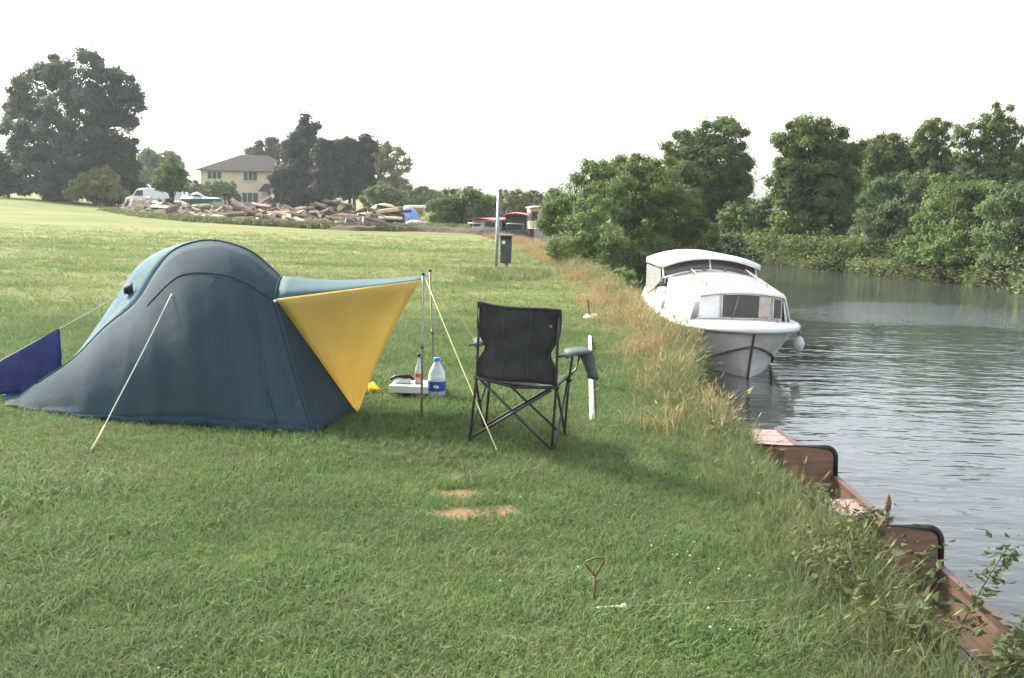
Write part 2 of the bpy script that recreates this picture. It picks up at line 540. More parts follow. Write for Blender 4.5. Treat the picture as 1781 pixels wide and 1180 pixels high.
def tree(name, label, base, lobes, leaf, size, dens, cat='tree', group=None, clump=None, trunk_r=0.25, droop=0.0, fill=0.25, seed=0, stems=1, aspect=0.45, ragged=0.18, bare=0.0, spread=0.2):
    size, dens = size * 1.1, dens * 5.0
    rng = np.random.default_rng(seed + 100)
    base = Vector(base)
    t = thing(name, label, cat, base, 0, group)
    lob = [(Vector(c) - base, r) for c, r in lobes]
    rm = np.mean([np.mean(r) for _, r in lob])
    clump = clump or rm * 0.33
    c, d = crown_points(lob, dens, clump, rng, fill, ragged)
    zmin = -base.z + 0.03 + float(ground_z(base.x, base.y)) * 0
    keep = c[:, 2] > 0.02
    if bare: keep &= rng.random(len(c)) > bare
    c, d = c[keep], d[keep]
    vs, fs = leaf_cloud(c, d, size, droop, rng, aspect)
    LEAVES[0] += len(fs)
    np_mesh('crown', vs, fs, M_LEAF[leaf], t)
    mb = MB()
    top = max(cc.z + r[2] * 0.5 for cc, r in lob)
    for s in range(stems):
        ox, oy = (0, 0) if stems == 1 else (rng.uniform(-1, 1) * rm * spread, rng.uniform(-1, 1) * rm * spread)
        hub = sum((cc for cc, r in lob), V(0, 0, 0)) / len(lob)
        h = top * 0.8
        pts = [V(ox, oy, -0.15), V(ox + hub.x * 0.1, oy + hub.y * 0.1, h * 0.25), V(hub.x * 0.5 + ox * 0.5, hub.y * 0.5 + oy * 0.5, h * 0.6), V(hub.x * 0.8, hub.y * 0.8, h)]
        mb.tube(pts, [trunk_r * 1.25, trunk_r, trunk_r * 0.65, trunk_r * 0.22], 8)
    for cc, r in lob:
        st = V(hub.x * 0.3, hub.y * 0.3, min(max(cc.z * 0.45, 0.1), h * 0.9))
        md = (st + cc) / 2 + V(*rng.uniform(-0.12, 0.12, 3)) * rm
        mb.tube([st, md, cc], [trunk_r * 0.36, trunk_r * 0.2, trunk_r * 0.08], 6)
        for _ in range(5):
            u = Vector(rng.normal(0, 1, 3)).normalized()
            e = cc + V(u.x * r[0], u.y * r[1], abs(u.z) * r[2]) * 0.8
            mb.tube([cc.lerp(st, 0.3), cc.lerp(e, 0.5) + V(0, 0, 0.05 * rm), e], [trunk_r * 0.13, trunk_r * 0.08, trunk_r * 0.03], 5)
    mb.build('trunk', M_BARK, t, smooth=True)
    return t
LEAVES = [0]
def L(Y, *rows, deep=1.0):
    """crown lobes from (px, py, rx, ry) in photograph pixels, standing at distance Y (with their own depth)"""
    out = []
    for i, row in enumerate(rows):
        px, py, rx, ry = row[:4]
        dy = row[4] if len(row) > 4 else 0.0
        s = (Y + dy) / FPX
        out.append((P(px, py, Y + dy), (rx * s, (rx + ry) / 2 * s * deep, ry * s)))
    return out
def foot(px, Y):
    q = P(px, 400, Y)
    return V(q.x, Y, float(ground_z(q.x, Y)))

# ---- left and middle background
tree('broadleaf_tree', 'huge dark spreading tree at the far left edge of the field', foot(115, 100),
     L(100, (75, 165, 55, 50), (135, 135, 52, 45), (190, 165, 42, 45), (60, 235, 55, 55), (130, 215, 60, 60, -3), (195, 235, 45, 45), (90, 300, 60, 45, -2), (150, 290, 55, 50, -3), (45, 190, 38, 50, 3), (225, 190, 27, 30), (30, 285, 26, 45), (215, 150, 22, 26), (115, 325, 60, 25, -3)),
     'grey', 0.38, 12, trunk_r=0.6, seed=1, clump=0.85, fill=0.15, ragged=0.35)
tree('evergreen_tree', 'rounded very dark evergreen against the right flank of the huge left tree', foot(195, 96),
     L(96, (195, 262, 38, 34), (205, 300, 38, 40), (170, 300, 35, 40), (212, 325, 32, 24), (180, 335, 40, 18)), 'dark', 0.36, 16, trunk_r=0.35, seed=2, clump=0.8, fill=0.4)
tree('shrub', 'olive shrub at the foot of the dark evergreen left of the van', foot(165, 92), L(92, (150, 322, 28, 20), (180, 318, 30, 26), (205, 335, 18, 15), (130, 335, 20, 14)), 'olive', 0.3, 14, 'shrub', trunk_r=0.1, seed=3, stems=3)
tree('shrub', 'low dark shrub at the left edge of the photograph under the huge tree', foot(14, 98), L(98, (14, 312, 20, 26), (40, 325, 18, 16), (-10, 305, 26, 34)), 'dark', 0.32, 14, 'shrub', trunk_r=0.1, seed=4, stems=2)
tree('broadleaf_tree', 'pale grey green tree behind the van roof', foot(265, 145), L(145, (258, 285, 22, 24), (282, 278, 22, 18), (302, 292, 18, 18), (270, 305, 40, 20)), 'willow', 0.5, 9, trunk_r=0.3, seed=5, clump=0.9)
tree('small_tree', 'small bushy tree on a dark trunk standing in front of the log heap', foot(299, 74), L(74, (300, 312, 25, 22), (296, 290, 14, 14), (313, 322, 16, 14), (284, 318, 15, 16), (301, 296, 8, 14)), 'mid', 0.22, 26, trunk_r=0.22, seed=6, clump=0.4)
tree('shrub', 'dark bush around the foot of the small tree by the logs', foot(297, 73.2), L(73.2, (282, 372, 17, 13), (308, 371, 20, 13), (326, 376, 12, 8), (296, 364, 14, 14)), 'dark', 0.2, 30, 'shrub', trunk_r=0.05, seed=7, stems=3)
tree('shrub', 'dark shrub growing against the cream house wall', foot(390, 122), L(122, (380, 328, 22, 14), (398, 332, 16, 16), (362, 330, 16, 12), (405, 345, 14, 12)), 'mid', 0.34, 12, 'shrub', trunk_r=0.08, seed=8, stems=3)
tree('shrub', 'low shrub at the left corner of the cream house', foot(338, 118), L(118, (338, 325, 14, 10), (348, 336, 18, 10)), 'olive', 0.34, 12, 'shrub', trunk_r=0.08, seed=9, stems=2)
tree('copper_tree', 'dark reddish tree top rising behind the house roof', foot(458, 150), L(150, (448, 262, 16, 14), (470, 256, 18, 14), (488, 262, 18, 16), (460, 275, 26, 14), (462, 310, 16, 26)), 'purple', 0.5, 8, trunk_r=0.3, seed=10, clump=0.9)
con = []
for k in range(10):
    f_ = k / 9
    y = 212 + f_ * 128
    w = 7 + 44 * min(1, f_ * 1.45) ** 0.85
    con.append((532 + 6 * math.sin(k * 1.7), y, w, 13 + 6 * f_))
    if k > 2:
        con.append((532 - w * 0.55, y + 5, w * 0.5, 12)); con.append((532 + w * 0.5, y + 3, w * 0.5, 12))
tree('conifer_tree', 'tall pointed almost black conifer beside the house', foot(532, 108), L(108, *con), 'yew', 0.42, 17, trunk_r=0.35, seed=11, clump=0.9, fill=0.5, ragged=0.25)
hed = [(560 + 15 * k, 262 + 30 * j + (3 * math.sin(k * 2.1) if j == 0 else 0), 17, 20) for k in range(6) for j in range(3)]
tree('conifer_hedge', 'tall clipped block of black conifers right of the pointed conifer', foot(600, 102), L(102, *hed, deep=0.8), 'yew', 0.40, 17, cat='hedge', trunk_r=0.16, seed=12, clump=0.8, fill=0.6, stems=7, spread=2.2)
tree('ash_tree', 'airy tree with open twiggy crown behind the black conifer block', foot(655, 128), L(128, (650, 258, 30, 18), (680, 270, 24, 22), (695, 295, 20, 22), (665, 300, 24, 22), (640, 285, 26, 22), (620, 262, 20, 16), (700, 325, 14, 20), (675, 330, 22, 20)), 'olive', 0.40, 6.5, trunk_r=0.45, seed=13, clump=0.8, fill=0.05, ragged=0.3)
tree('shrub', 'broad green bush below the airy tree behind the logs', foot(665, 90), L(90, (650, 348, 24, 20), (680, 350, 26, 18), (662, 335, 22, 16), (705, 362, 18, 12)), 'mid', 0.3, 14, 'shrub', trunk_r=0.1, seed=14, stems=3)
tree('hedge_tree', 'low distant tree line behind the cream roofed caravan', foot(725, 135), L(135, (715, 345, 22, 14), (742, 340, 24, 14), (765, 350, 18, 12), (730, 362, 34, 14)), 'mid', 0.5, 9, trunk_r=0.2, seed=15, stems=2)
tree('round_bush', 'big domed green bush in the middle of the background', foot(805, 62), L(62, (805, 352, 38, 28), (775, 368, 32, 28), (838, 366, 30, 26), (808, 380, 50, 22), (765, 388, 22, 16), (850, 384, 18, 18), (820, 340, 14, 16)), 'mid', 0.17, 36, 'bush', trunk_r=0.16, seed=16, clump=0.42, stems=4)
tree('broadleaf_tree', 'yellowing tree behind the litter bin post', foot(890, 88), L(88, (885, 352, 20, 18), (905, 348, 20, 18), (895, 372, 30, 20), (922, 362, 20, 22), (870, 372, 14, 20)), 'olive', 0.3, 13, trunk_r=0.2, seed=17)
tree('broadleaf_tree', 'dark far tree between the post and the bank bushes', foot(935, 105), L(105, (932, 345, 12, 14), (942, 360, 18, 18), (925, 368, 16, 14)), 'dark', 0.35, 12, trunk_r=0.2, seed=18)

# ---- bushes and trees by the river
tree('bank_willow', 'broad willow bush on the near bank left of the moored cruiser', foot(1010, 28),
     L(28, (1000, 345, 40, 38, 2), (1045, 318, 42, 34, 2), (975, 390, 38, 42), (1030, 385, 48, 44, -1), (1060, 345, 48, 40, 1), (990, 432, 44, 34, -1.5), (1050, 430, 50, 38, -2), (960, 350, 22, 24, 4), (1030, 295, 20, 16, 2)),
     'fresh', 0.105, 115, trunk_r=0.12, seed=20, clump=0.26, stems=5, droop=0.4, aspect=0.35)
tree('bank_willow', 'dark dense willow bush overhanging the water behind the cruiser', foot(1075, 30),
     L(30, (1110, 305, 42, 32, 1), (1150, 320, 44, 42), (1095, 350, 44, 44), (1180, 370, 50, 50, 1), (1120, 400, 55, 50), (1200, 420, 55, 48, 1.5), (1090, 450, 45, 38, -2), (1150, 455, 55, 34, -1), (1080, 290, 22, 18, 2)),
     'mid', 0.11, 105, trunk_r=0.16, seed=21, clump=0.28, stems=5, droop=0.35, aspect=0.35)
tree('low_bush', 'low sunlit bush in the dry grass at the corner of the bank', foot(1040, 23), L(23, (1035, 478, 30, 20), (1065, 485, 28, 18), (1010, 470, 18, 16, 1), (1090, 488, 25, 20, 0.5)), 'fresh', 0.08, 150, 'bush', trunk_r=0.03, seed=22, clump=0.16, stems=4)
tree('tall_willow', 'tall rounded willow behind the near bank bushes', foot(1235, 47),
     L(47, (1195, 258, 42, 34), (1255, 240, 38, 34), (1225, 285, 55, 40, -1), (1275, 290, 30, 40), (1210, 330, 60, 45, -1), (1265, 345, 42, 45), (1285, 325, 22, 45, 1), (1175, 300, 30, 30, 1), (1240, 400, 60, 45)),
     'mid', 0.17, 50, trunk_r=0.3, seed=23, clump=0.42, droop=0.3, fill=0.3)
tree('low_bush', 'low green bush at the water between the two tall trees', foot(1300, 43), L(43, (1285, 390, 32, 32), (1325, 375, 32, 34), (1300, 420, 45, 28), (1345, 415, 35, 30), (1270, 440, 28, 20), (1320, 448, 50, 14, -1.5)), 'fresh', 0.15, 60, 'bush', trunk_r=0.08, seed=24, clump=0.32, stems=4)
tree('tall_poplar', 'tallest tree of the far bank with layered crown', foot(1415, 41),
     L(41, (1405, 215, 32, 22), (1385, 250, 42, 28), (1435, 248, 36, 30), (1410, 290, 62, 34), (1370, 310, 32, 28), (1455, 290, 36, 40), (1420, 345, 70, 40), (1375, 365, 38, 36), (1465, 350, 40, 44), (1410, 405, 60, 42), (1390, 440, 60, 24, -1.5), (1450, 445, 40, 22, -1.5), (1350, 245, 12, 10), (1360, 335, 20, 18), (1490, 265, 18, 24)),
     'mid', 0.15, 58, trunk_r=0.32, seed=25, clump=0.38, fill=0.3, ragged=0.25)
tree('bank_tree', 'mid height tree filling the gap right of the tallest tree', foot(1555, 46), L(46, (1530, 265, 30, 28), (1565, 258, 30, 28), (1545, 300, 50, 34), (1600, 290, 28, 32), (1520, 300, 26, 30), (1560, 350, 60, 40)), 'mid', 0.17, 48, trunk_r=0.25, seed=26, clump=0.4)
tree('airy_tree', 'slender open crowned tree above the willows', foot(1625, 44), L(44, (1620, 225, 24, 18), (1605, 250, 18, 14), (1642, 255, 20, 18), (1622, 285, 28, 18), (1640, 220, 12, 10), (1625, 330, 40, 40), (1612, 232, 22, 14), (1634, 240, 20, 14), (1610, 268, 24, 14), (1640, 278, 22, 16)), 'mid', 0.16, 40, trunk_r=0.09, seed=27, clump=0.3, fill=0.03, ragged=0.35)
tree('airy_tree', 'wind swept open crowned tree at the right edge of the photograph', foot(1720, 42), L(42, (1710, 215, 32, 14), (1740, 195, 20, 14), (1690, 240, 26, 14), (1735, 245, 26, 18), (1775, 235, 22, 12), (1705, 275, 34, 18), (1755, 285, 28, 20), (1672, 228, 16, 10), (1795, 275, 26, 20), (1720, 330, 60, 40), (1725, 225, 26, 14), (1750, 215, 18, 16), (1715, 255, 30, 14), (1765, 262, 26, 14), (1680, 262, 22, 14), (1740, 302, 40, 18)), 'mid', 0.16, 38, trunk_r=0.10, seed=28, clump=0.3, fill=0.03, ragged=0.35)
tree('drooping_willow', 'drooping pale willow left of the darker one on the far bank', foot(1545, 36.5),
     L(36.5, (1540, 350, 45, 34), (1580, 335, 48, 36), (1525, 400, 42, 44, -0.5), (1575, 395, 52, 48, -1), (1510, 440, 32, 26, -1), (1560, 445, 50, 34, -1.5), (1620, 370, 40, 44), (1500, 462, 34, 14, -2), (1550, 468, 40, 16, -2.5), (1600, 465, 34, 20, -2.5)),
     'willow', 0.13, 78, trunk_r=0.2, seed=29, clump=0.32, droop=0.7, aspect=0.3)
tree('drooping_willow', 'large willow over the water in the middle of the far bank', foot(1665, 33),
     L(33, (1650, 345, 50, 40), (1700, 350, 48, 40), (1640, 400, 50, 48, -0.5), (1695, 410, 55, 48, -1), (1650, 455, 45, 36, -1.5), (1700, 460, 45, 34, -1.5), (1610, 440, 30, 36, -0.5), (1640, 482, 40, 16, -2.2), (1690, 488, 40, 16, -2.5), (1600, 470, 24, 18, -2)),
     'fresh', 0.125, 82, trunk_r=0.2, seed=30, clump=0.3, droop=0.6, aspect=0.32)
tree('drooping_willow', 'dark willow leaning over the water at the right edge of the photograph', foot(1765, 30.5),
     L(30.5, (1750, 365, 48, 40), (1800, 350, 48, 44), (1755, 420, 50, 45, -0.5), (1810, 420, 55, 50), (1745, 470, 42, 30, -1), (1800, 480, 55, 34, -1), (1850, 400, 55, 60), (1735, 495, 36, 14, -2), (1785, 502, 40, 14, -2.2), (1840, 505, 40, 16, -2)),
     'willow', 0.125, 80, trunk_r=0.2, seed=31, clump=0.3, droop=0.6, aspect=0.32)
tree('low_bush', 'bright green bank plants at the water below the drooping pale willow', foot(1480, 38), L(38, (1462, 440, 16, 22), (1490, 448, 24, 18), (1520, 455, 26, 16, -1), (1440, 450, 18, 14)), 'fresh', 0.12, 80, 'bush', trunk_r=0.04, seed=32, clump=0.22, stems=3)
tree('bank_tree', 'dim tree far behind filling the gap at the right edge', foot(1760, 56), L(56, (1690, 330, 60, 34), (1770, 320, 55, 36), (1840, 300, 55, 50), (1600, 335, 50, 30)), 'grey', 0.22, 30, trunk_r=0.2, seed=33, clump=0.5)

print('LEAVES', LEAVES)

for k, (px_, yy_, lf) in enumerate([(1268, 40.5, 'dark'), (1335, 41.0, 'mid'), (1400, 39.0, 'dark'), (1470, 37.2, 'mid'), (1540, 35.2, 'dark'), (1600, 33.4, 'mid'), (1655, 31.6, 'dark'), (1715, 30.2, 'mid'), (1775, 29.0, 'dark')]):
    yb = 446 + (px_ - 1268) * 0.098
    lf = ['dark', 'fresh', 'mid', 'fresh', 'willow', 'mid', 'dark', 'fresh', 'mid'][k]
    hh = [1.0, 1.5, 0.8, 1.25, 1.7, 0.9, 1.4, 0.8, 1.5][k]
    jx = [-6, 10, -12, 8, 14, -10, 6, -8, 10][k]
    lab = ['bank bush furthest left, just above the cruiser roof', 'bank bush below the gap between the tall trees', 'dark bank bush under the tallest tree', 'bank bush right of the tallest tree at the water', 'dark bank bush under the drooping pale willow', 'bank bush between the drooping pale willow and the large willow', 'dark bank bush under the large willow', 'bank bush between the large willow and the right edge', 'dark bank bush at the right edge of the photograph'][k]
    tree('bank_bush', lab, foot(px_, yy_), L(yy_, (px_, yb, 34, 22), (px_ - 26, yb + 8, 26, 16, -0.6), (px_ + 24, yb + 8, 28, 18, -0.4), (px_ + 4, yb + 18, 34, 10, -1.0), (px_ + 8 + jx, yb - 18 * hh, 28 * hh ** 0.5, 18 * hh, 0.6), (px_ - 14 - jx, yb - 30 * hh + 12, 20 * hh, 14 * hh, 0.9)), lf, 0.12, 70, 'bush', 'bushes along the far bank', trunk_r=0.05, seed=60 + k, clump=0.26, stems=3, droop=0.4)

tree('bank_tree', 'soft grey green trees closing the skyline behind the willows', foot(1590, 60), L(60, (1500, 290, 45, 42), (1560, 300, 50, 40), (1620, 310, 50, 36), (1680, 305, 50, 34), (1740, 305, 50, 36), (1800, 300, 50, 40), (1540, 360, 60, 50), (1640, 360, 60, 50), (1740, 360, 60, 50), (1460, 330, 40, 50)), 'grey', 0.24, 26, trunk_r=0.2, seed=80, clump=0.5, fill=0.4)

# ------------------------------------------------------------------ tent
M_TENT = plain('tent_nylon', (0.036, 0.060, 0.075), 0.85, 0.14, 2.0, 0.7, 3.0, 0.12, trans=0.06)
M_TENT2 = plain('awning_nylon_sunlit', (0.040, 0.105, 0.125), 0.75, 0.12, 4.0, 0.3, 6.0, 0.35, trans=0.18)  # same cloth as the flysheet, its sunlit tone put into the colour
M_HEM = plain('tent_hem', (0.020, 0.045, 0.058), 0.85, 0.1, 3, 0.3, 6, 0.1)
M_TENTLIT = plain('tent_nylon_sunlit', (0.030, 0.092, 0.122), 0.75, 0.15, 4.0, 0.5, 7.0, 0.15, trans=0.1)  # lighter copy of the tent cloth: sunlight on the rear painted in
M_YEL = plain('yellow_nylon', (1.0, 0.75, 0.26), 0.6, 0.05, 3.0, 0.35, 4.0, 0.2, trans=0.6)
M_ALU = plain('aluminium', (0.30, 0.31, 0.28), 0.45, 0.1, 20, 0, 40, 0.5, metal=0.5)
M_ROPE = plain('guy_cord', (0.62, 0.60, 0.47), 0.8, 0.15, 60, 0.4, 300)
M_ROPEY = plain('yellow_cord', (0.80, 0.74, 0.40), 0.8, 0.15, 60, 0.4, 300)
M_DARK = plain('dark_mesh', (0.02, 0.022, 0.025), 0.8)
M_WHITE = plain('white_plastic', (0.80, 0.81, 0.80), 0.4, 0.04, 6, dirt=(0.66, 0.65, 0.60))
M_STEEL = plain('peg_steel', (0.22, 0.20, 0.18), 0.5, 0.25, 30, 0.2, 80, 0.5, metal=0.6)

tent_o = G(420, 745)
tent = thing('tent', 'dark teal dome tent with blue awning and yellow side panel', 'tent', tent_o)
st = [((5, 714), (8, 708), (4, 708)), ((60, 718), (64, 668), (60, 668)), ((112, 726), (126, 626), (120, 629)), ((170, 734), (184, 568), (160, 580)), ((230, 740), (238, 524), (205, 513)), ((290, 744), (272, 470), (238, 465)), ((350, 748), (306, 433), (287, 433)), ((410, 752), (366, 418), (362, 418.5)), ((470, 756), (430, 434), (430, 434.5)), ((515, 760), (466, 461), (468, 462)), ((548, 762), (488, 482), (490, 483))]
rows = []
for i, (n_, r_, m_) in enumerate(st):
    N = G(*n_)
    near = (0.22, 0.3, 0.45, 0.65, 0.85)[i] if i < 5 else 1.0
    Rr = P(*r_, N.y + near)
    Mm = P(*m_, N.y + near + (0.45 if 2 <= i <= 7 else 0.3))
    F = V(2 * Rr.x - N.x - (0.15 if i < 6 else 0), N.y + near * 2.05, 0.0)
    row = []
    for k in range(13):
        a = k / 12 * math.pi / 2
        lin = k / 12
        h = 0.6 * (1 - math.cos(a)) + 0.4 * lin
        v = 0.6 * math.sin(a) + 0.4 * lin
        sag = 0.02 * math.sin(math.pi * lin) * math.sin(i * 1.3)
        row.append(V(N.x + (Rr.x - N.x) * h, N.y + (Rr.y - N.y) * h + sag, 0.0 + Rr.z * v))
    if i >= 7:        # the pole arch stands over the awning corner: straight panel up to it, then over the top
        K = P(*((388, 478), (425, 492), (455, 510), (478, 523))[i - 7], N.y + 0.62)
        row = [N.lerp(K, k / 9) + V(0, -0.03 * math.sin(math.pi * k / 9), 0.015 * math.sin(math.pi * k / 9)) for k in range(9)]
        for k in range(4):
            u_ = k / 3
            row.append(K.lerp(Rr, u_) + (V(0, -0.03, 0.03) * math.sin(math.pi * u_)))
    for k in range(1, 5):
        row.append(Rr.lerp(Mm, k / 4) + V(0, 0, 0.008 * math.sin(math.pi * k / 4)))
    for k in range(1, 9):
        a = k / 8 * math.pi / 2
        row.append(V(Mm.x + (F.x - Mm.x) * math.sin(a), Mm.y + (F.y - Mm.y) * (0.6 * math.sin(a) + 0.4 * k / 8), Mm.z * (0.6 * math.cos(a) + 0.4 * (1 - k / 8))))
    rows.append(row)
# finer mesh along the tent by smooth interpolation
def crom(p0, p1, p2, p3, t):
    return 0.5 * ((2 * p1) + (p2 - p0) * t + (2 * p0 - 5 * p1 + 4 * p2 - p3) * t * t + (3 * p1 - p0 - 3 * p2 + p3) * t * t * t)
fine = []
for i in range(len(rows) - 1):
    for s_ in range(4):
        fine.append([crom(rows[max(i - 1, 0)][k], rows[i][k], rows[i + 1][k], rows[min(i + 2, len(rows) - 1)][k], s_ / 4) for k in range(len(rows[0]))])
fine.append(rows[-1])
for i, row in enumerate(fine):             # slack cloth: shallow folds towards the pegs
    for k, p in enumerate(row):
        w = math.sin(math.pi * min(1, k / 12)) if k <= 12 else 0
        p.y += 0.010 * w * math.sin(i * 0.9 + k * 0.35) + 0.007 * w * math.sin(i * 2.3) + 0.010 * (1 - k / 12) * math.sin(i * 1.57) * (k > 0) + 0.016 * w * math.exp(-((i - 36) / 3.0) ** 2) * math.sin(i * 2.9 + k * 0.12)
        if p.z < 0.03: p.z = 0.03 + 0.012 * math.sin(i * 1.1)
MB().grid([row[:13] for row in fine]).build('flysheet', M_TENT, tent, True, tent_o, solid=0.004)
MB().grid([row[12:] for row in fine]).build('rear_panel', M_TENTLIT, tent, True, tent_o, solid=0.004)['label'] = 'rear side of the tent with sunlight put into its blue'
arch = rows[-1]
pk = 9
PP = arch[pk]
D = G(619, 721)
C0 = arch[0]
# dark porch wing between the front arch and the ground peg
wing = []
for i in range(9):
    u = i / 8
    a = C0.lerp(PP, u) if False else arch[min(pk, round(u * pk))]
    b = D.lerp(PP, u)
    wing.append([a.lerp(b, j / 6) + V(0.0, -0.025 * math.sin(math.pi * j / 6) * (1 - u) * math.sin(j * 2.2 + i * 0.3), 0.012 if u == 0 else 0) + V(0.015, 0, 0) * (j / 6) for j in range(7)])
MB().grid(wing).build('porch_wing', M_TENT, tent, True, tent_o, solid=0.003)
# awning poles
QN0, QN1 = G(733, 736), P(736, 486, G(733, 736).y)
QF0, QF1 = G(757, 692), P(748, 479, G(757, 692).y - 0.05)
for a, b in ((QN0, QN1), (QF0, QF1)):
    pm = MB().tube([a - V(0, 0, 0.03), b + V(0, 0, 0.03)], 0.0085, 10)
    po = pm.build('awning_pole', M_ALU, tent, True, tent_o)
    MB().tube([a.lerp(b, 0.52), a.lerp(b, 0.56)], 0.0115, 10).build('pole_joint', M_STEEL, po, True, tent_o)
    MB().ball(b + V(0, 0, 0.035), 0.013).build('pole_tip', M_DARK, po, True, tent_o)
# awning canopy from the arch to the two poles
top = arch[pk:19]
can = []
for i in range(13):
    u = i / 12
    row = []
    for j, a in enumerate(top):
        w = j / (len(top) - 1)
        b = QN1.lerp(QF1, w)
        p = a.lerp(b, u)
        p.z -= 0.035 * math.sin(math.pi * u) * math.sin(math.pi * w) + 0.004 * math.sin(9 * w + 4 * u) * math.sin(math.pi * u)
        row.append(p)
    can.append(row)
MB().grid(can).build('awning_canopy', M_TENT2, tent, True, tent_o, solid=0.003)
# yellow side panel of the awning
yel = []
for i in range(15):
    u = i / 14
    a, b = PP.lerp(D, u), (QN1 + V(-0.03, 0, -0.02)).lerp(D, u)
    row = []
    for j in range(15):
        w = j / 14
        p = a.lerp(b, w)
        p += V(0, 1, 0) * (0.05 * math.sin(math.pi * w) * math.sin(math.pi * min(1, u * 1.1)) + 0.012 * (1 - u) * u * 4 * math.sin(w * 17 + u * 3) + 0.006 * math.sin(w * 31) * u * (1 - u) * 4)
        p.x -= 0.035 * math.sin(math.pi * u) * w
        row.append(p + V(0.012, -0.006, 0.012 * (1 - u)))
    yel.append(row)
MB().grid(yel).build('side_panel', M_YEL, tent, True, tent_o, solid=0.002)['label'] = 'taut yellow awning side panel'
# inner tent wall closing the front arch, set back
inn = []
for k in range(0, 13):
    a, b = arch[k], arch[24 - k] if k <= 12 else arch[k]
    a, b = a + V(-0.22, 0, -0.06), b + V(-0.22, 0, -0.06)
    a.z, b.z = max(a.z, 0.04), max(b.z, 0.04)
    inn.append([a.lerp(b, j / 6) for j in range(7)])
MB().grid(inn).build('inner_wall', plain('inner_cotton', (0.35, 0.30, 0.18), 0.9, trans=0.3), tent, True, tent_o)
MB().tube([arch[k] + V(0.004, -0.004, 0.004) for k in range(0, 13)], 0.008, 6).build('front_seam', M_TENT, tent, True, tent_o)
MB().tube([row[12] + V(0, -0.004, 0.004) for row in fine[4:]], 0.006, 6).build('ridge_seam', M_TENT2, tent, True, tent_o)
for k_ in (9,):
    MB().tube([row[k_] + V(0, -0.004, 0.003) for row in fine[18:]], 0.004, 5).build('panel_seam', M_TENT, tent, True, tent_o)
MB().grid([[row[0] + V(0, -0.006, -0.02) for row in fine[2:]], [row[0].lerp(row[1], 0.55) + V(0, -0.007, 0) for row in fine[2:]]]).build('hem', M_HEM, tent, True, tent_o, solid=0.003)
# rear vent hood
vc = fine[18][14]
vent = MB()
vent.grid([[P(214 + 16 * u + 2 * w, 498 + 14 * w - 8 * u * (1 - w), vc.y - 0.06 - 0.05 * math.sin(math.pi * w)) for u in (0, 0.33, 0.66, 1)] for w in (0, 0.25, 0.5, 0.75, 1)])
vent.build('vent', M_DARK, tent, True, tent_o, solid=0.004)
# white peg loop and toggles
for c in (G(541, 741, 0.06), PP + V(0.01, -0.015, 0)):
    MB().ball(c + V(0, -0.02, 0), (0.013, 0.008, 0.010)).build('toggle', M_WHITE, tent, True, tent_o)
# guy lines with their pegs
def cord(pts, mat, r=0.004, sag=0.0):
    out = []
    for a, b in zip(pts[:-1], pts[1:]):
        for k in range(6):
            u = k / 6
            out.append(a.lerp(b, u) - V(0, 0, sag * math.sin(math.pi * u)))
    out.append(pts[-1])
    return MB().tube(out, r, 6)
tie = None
best = 1e9
for row in fine:
    for p in row[:13]:
        v = p - V(0, 0, EYE)
        qx = 890.5 + FPX * v.dot(_R) / v.dot(_F); qy = 590 - FPX * v.dot(_U) / v.dot(_F)
        dd = (qx - 308) ** 2 + (qy - 513) ** 2
        if dd < best: best, tie = dd, p.copy()
tie += V(0, -0.015, 0)
def guy(pts, mat, peg, sag=0.01, tail=None):
    g = cord(pts, mat, sag=sag).build('guy_line', mat, tent, True, tent_o)
    MB().tube([peg + V(-0.02, 0, 0.05), peg + V(0.0, 0, 0.035), peg - V(-0.01, 0, 0.05)], 0.005, 6).build('peg', M_STEEL, g, True, tent_o)
    return g
pg1 = G(155, 793)
guy([tie, tie.lerp(pg1, 0.75) , pg1 + V(0, 0, 0.02)], M_ROPE, pg1)
cord([tie, tie + V(0.035, -0.015, -0.06), tie + V(0.045, -0.02, -0.14), tie + V(0.065, -0.03, -0.27)], M_ROPE, 0.0035).build('loose_cord', M_ROPE, tent, True, tent_o)
MB().tube([pg1.lerp(tie, 0.02), pg1.lerp(tie, 0.16)], 0.006, 6).build('slider', M_ROPEY, tent, True, tent_o)
pg2 = G(867, 796)
guy([QN1 + V(0.01, 0, 0.02), pg2 + V(0, 0, 0.02)], M_ROPEY, pg2)
pg3 = G(800, 640)
guy([QF1 + V(0.01, 0, 0.02), QF1 + V(0.5, 1.3, -0.95)], M_ROPEY, QF1 + V(0.5, 1.3, -QF1.z))
L0 = P(206, 516, fine[18][14].y)
pg4 = G(-95, 640) + V(0, 0.1, 0)
_q = P(5, 630, L0.y - 0.35) - L0
pg4 = L0 + _q * (L0.z / -_q.z)
guy([L0, pg4 + V(0, 0, 0.03)], M_ROPE, pg4, sag=0.0)
cord([L0.lerp(pg4, 0.10), L0.lerp(pg4, 0.10) + V(-0.01, 0, -0.02), L0.lerp(pg4, 0.10) + V(-0.005, 0, -0.12)], M_ROPE, 0.003).build('loose_cord', M_ROPE, tent, True, tent_o)

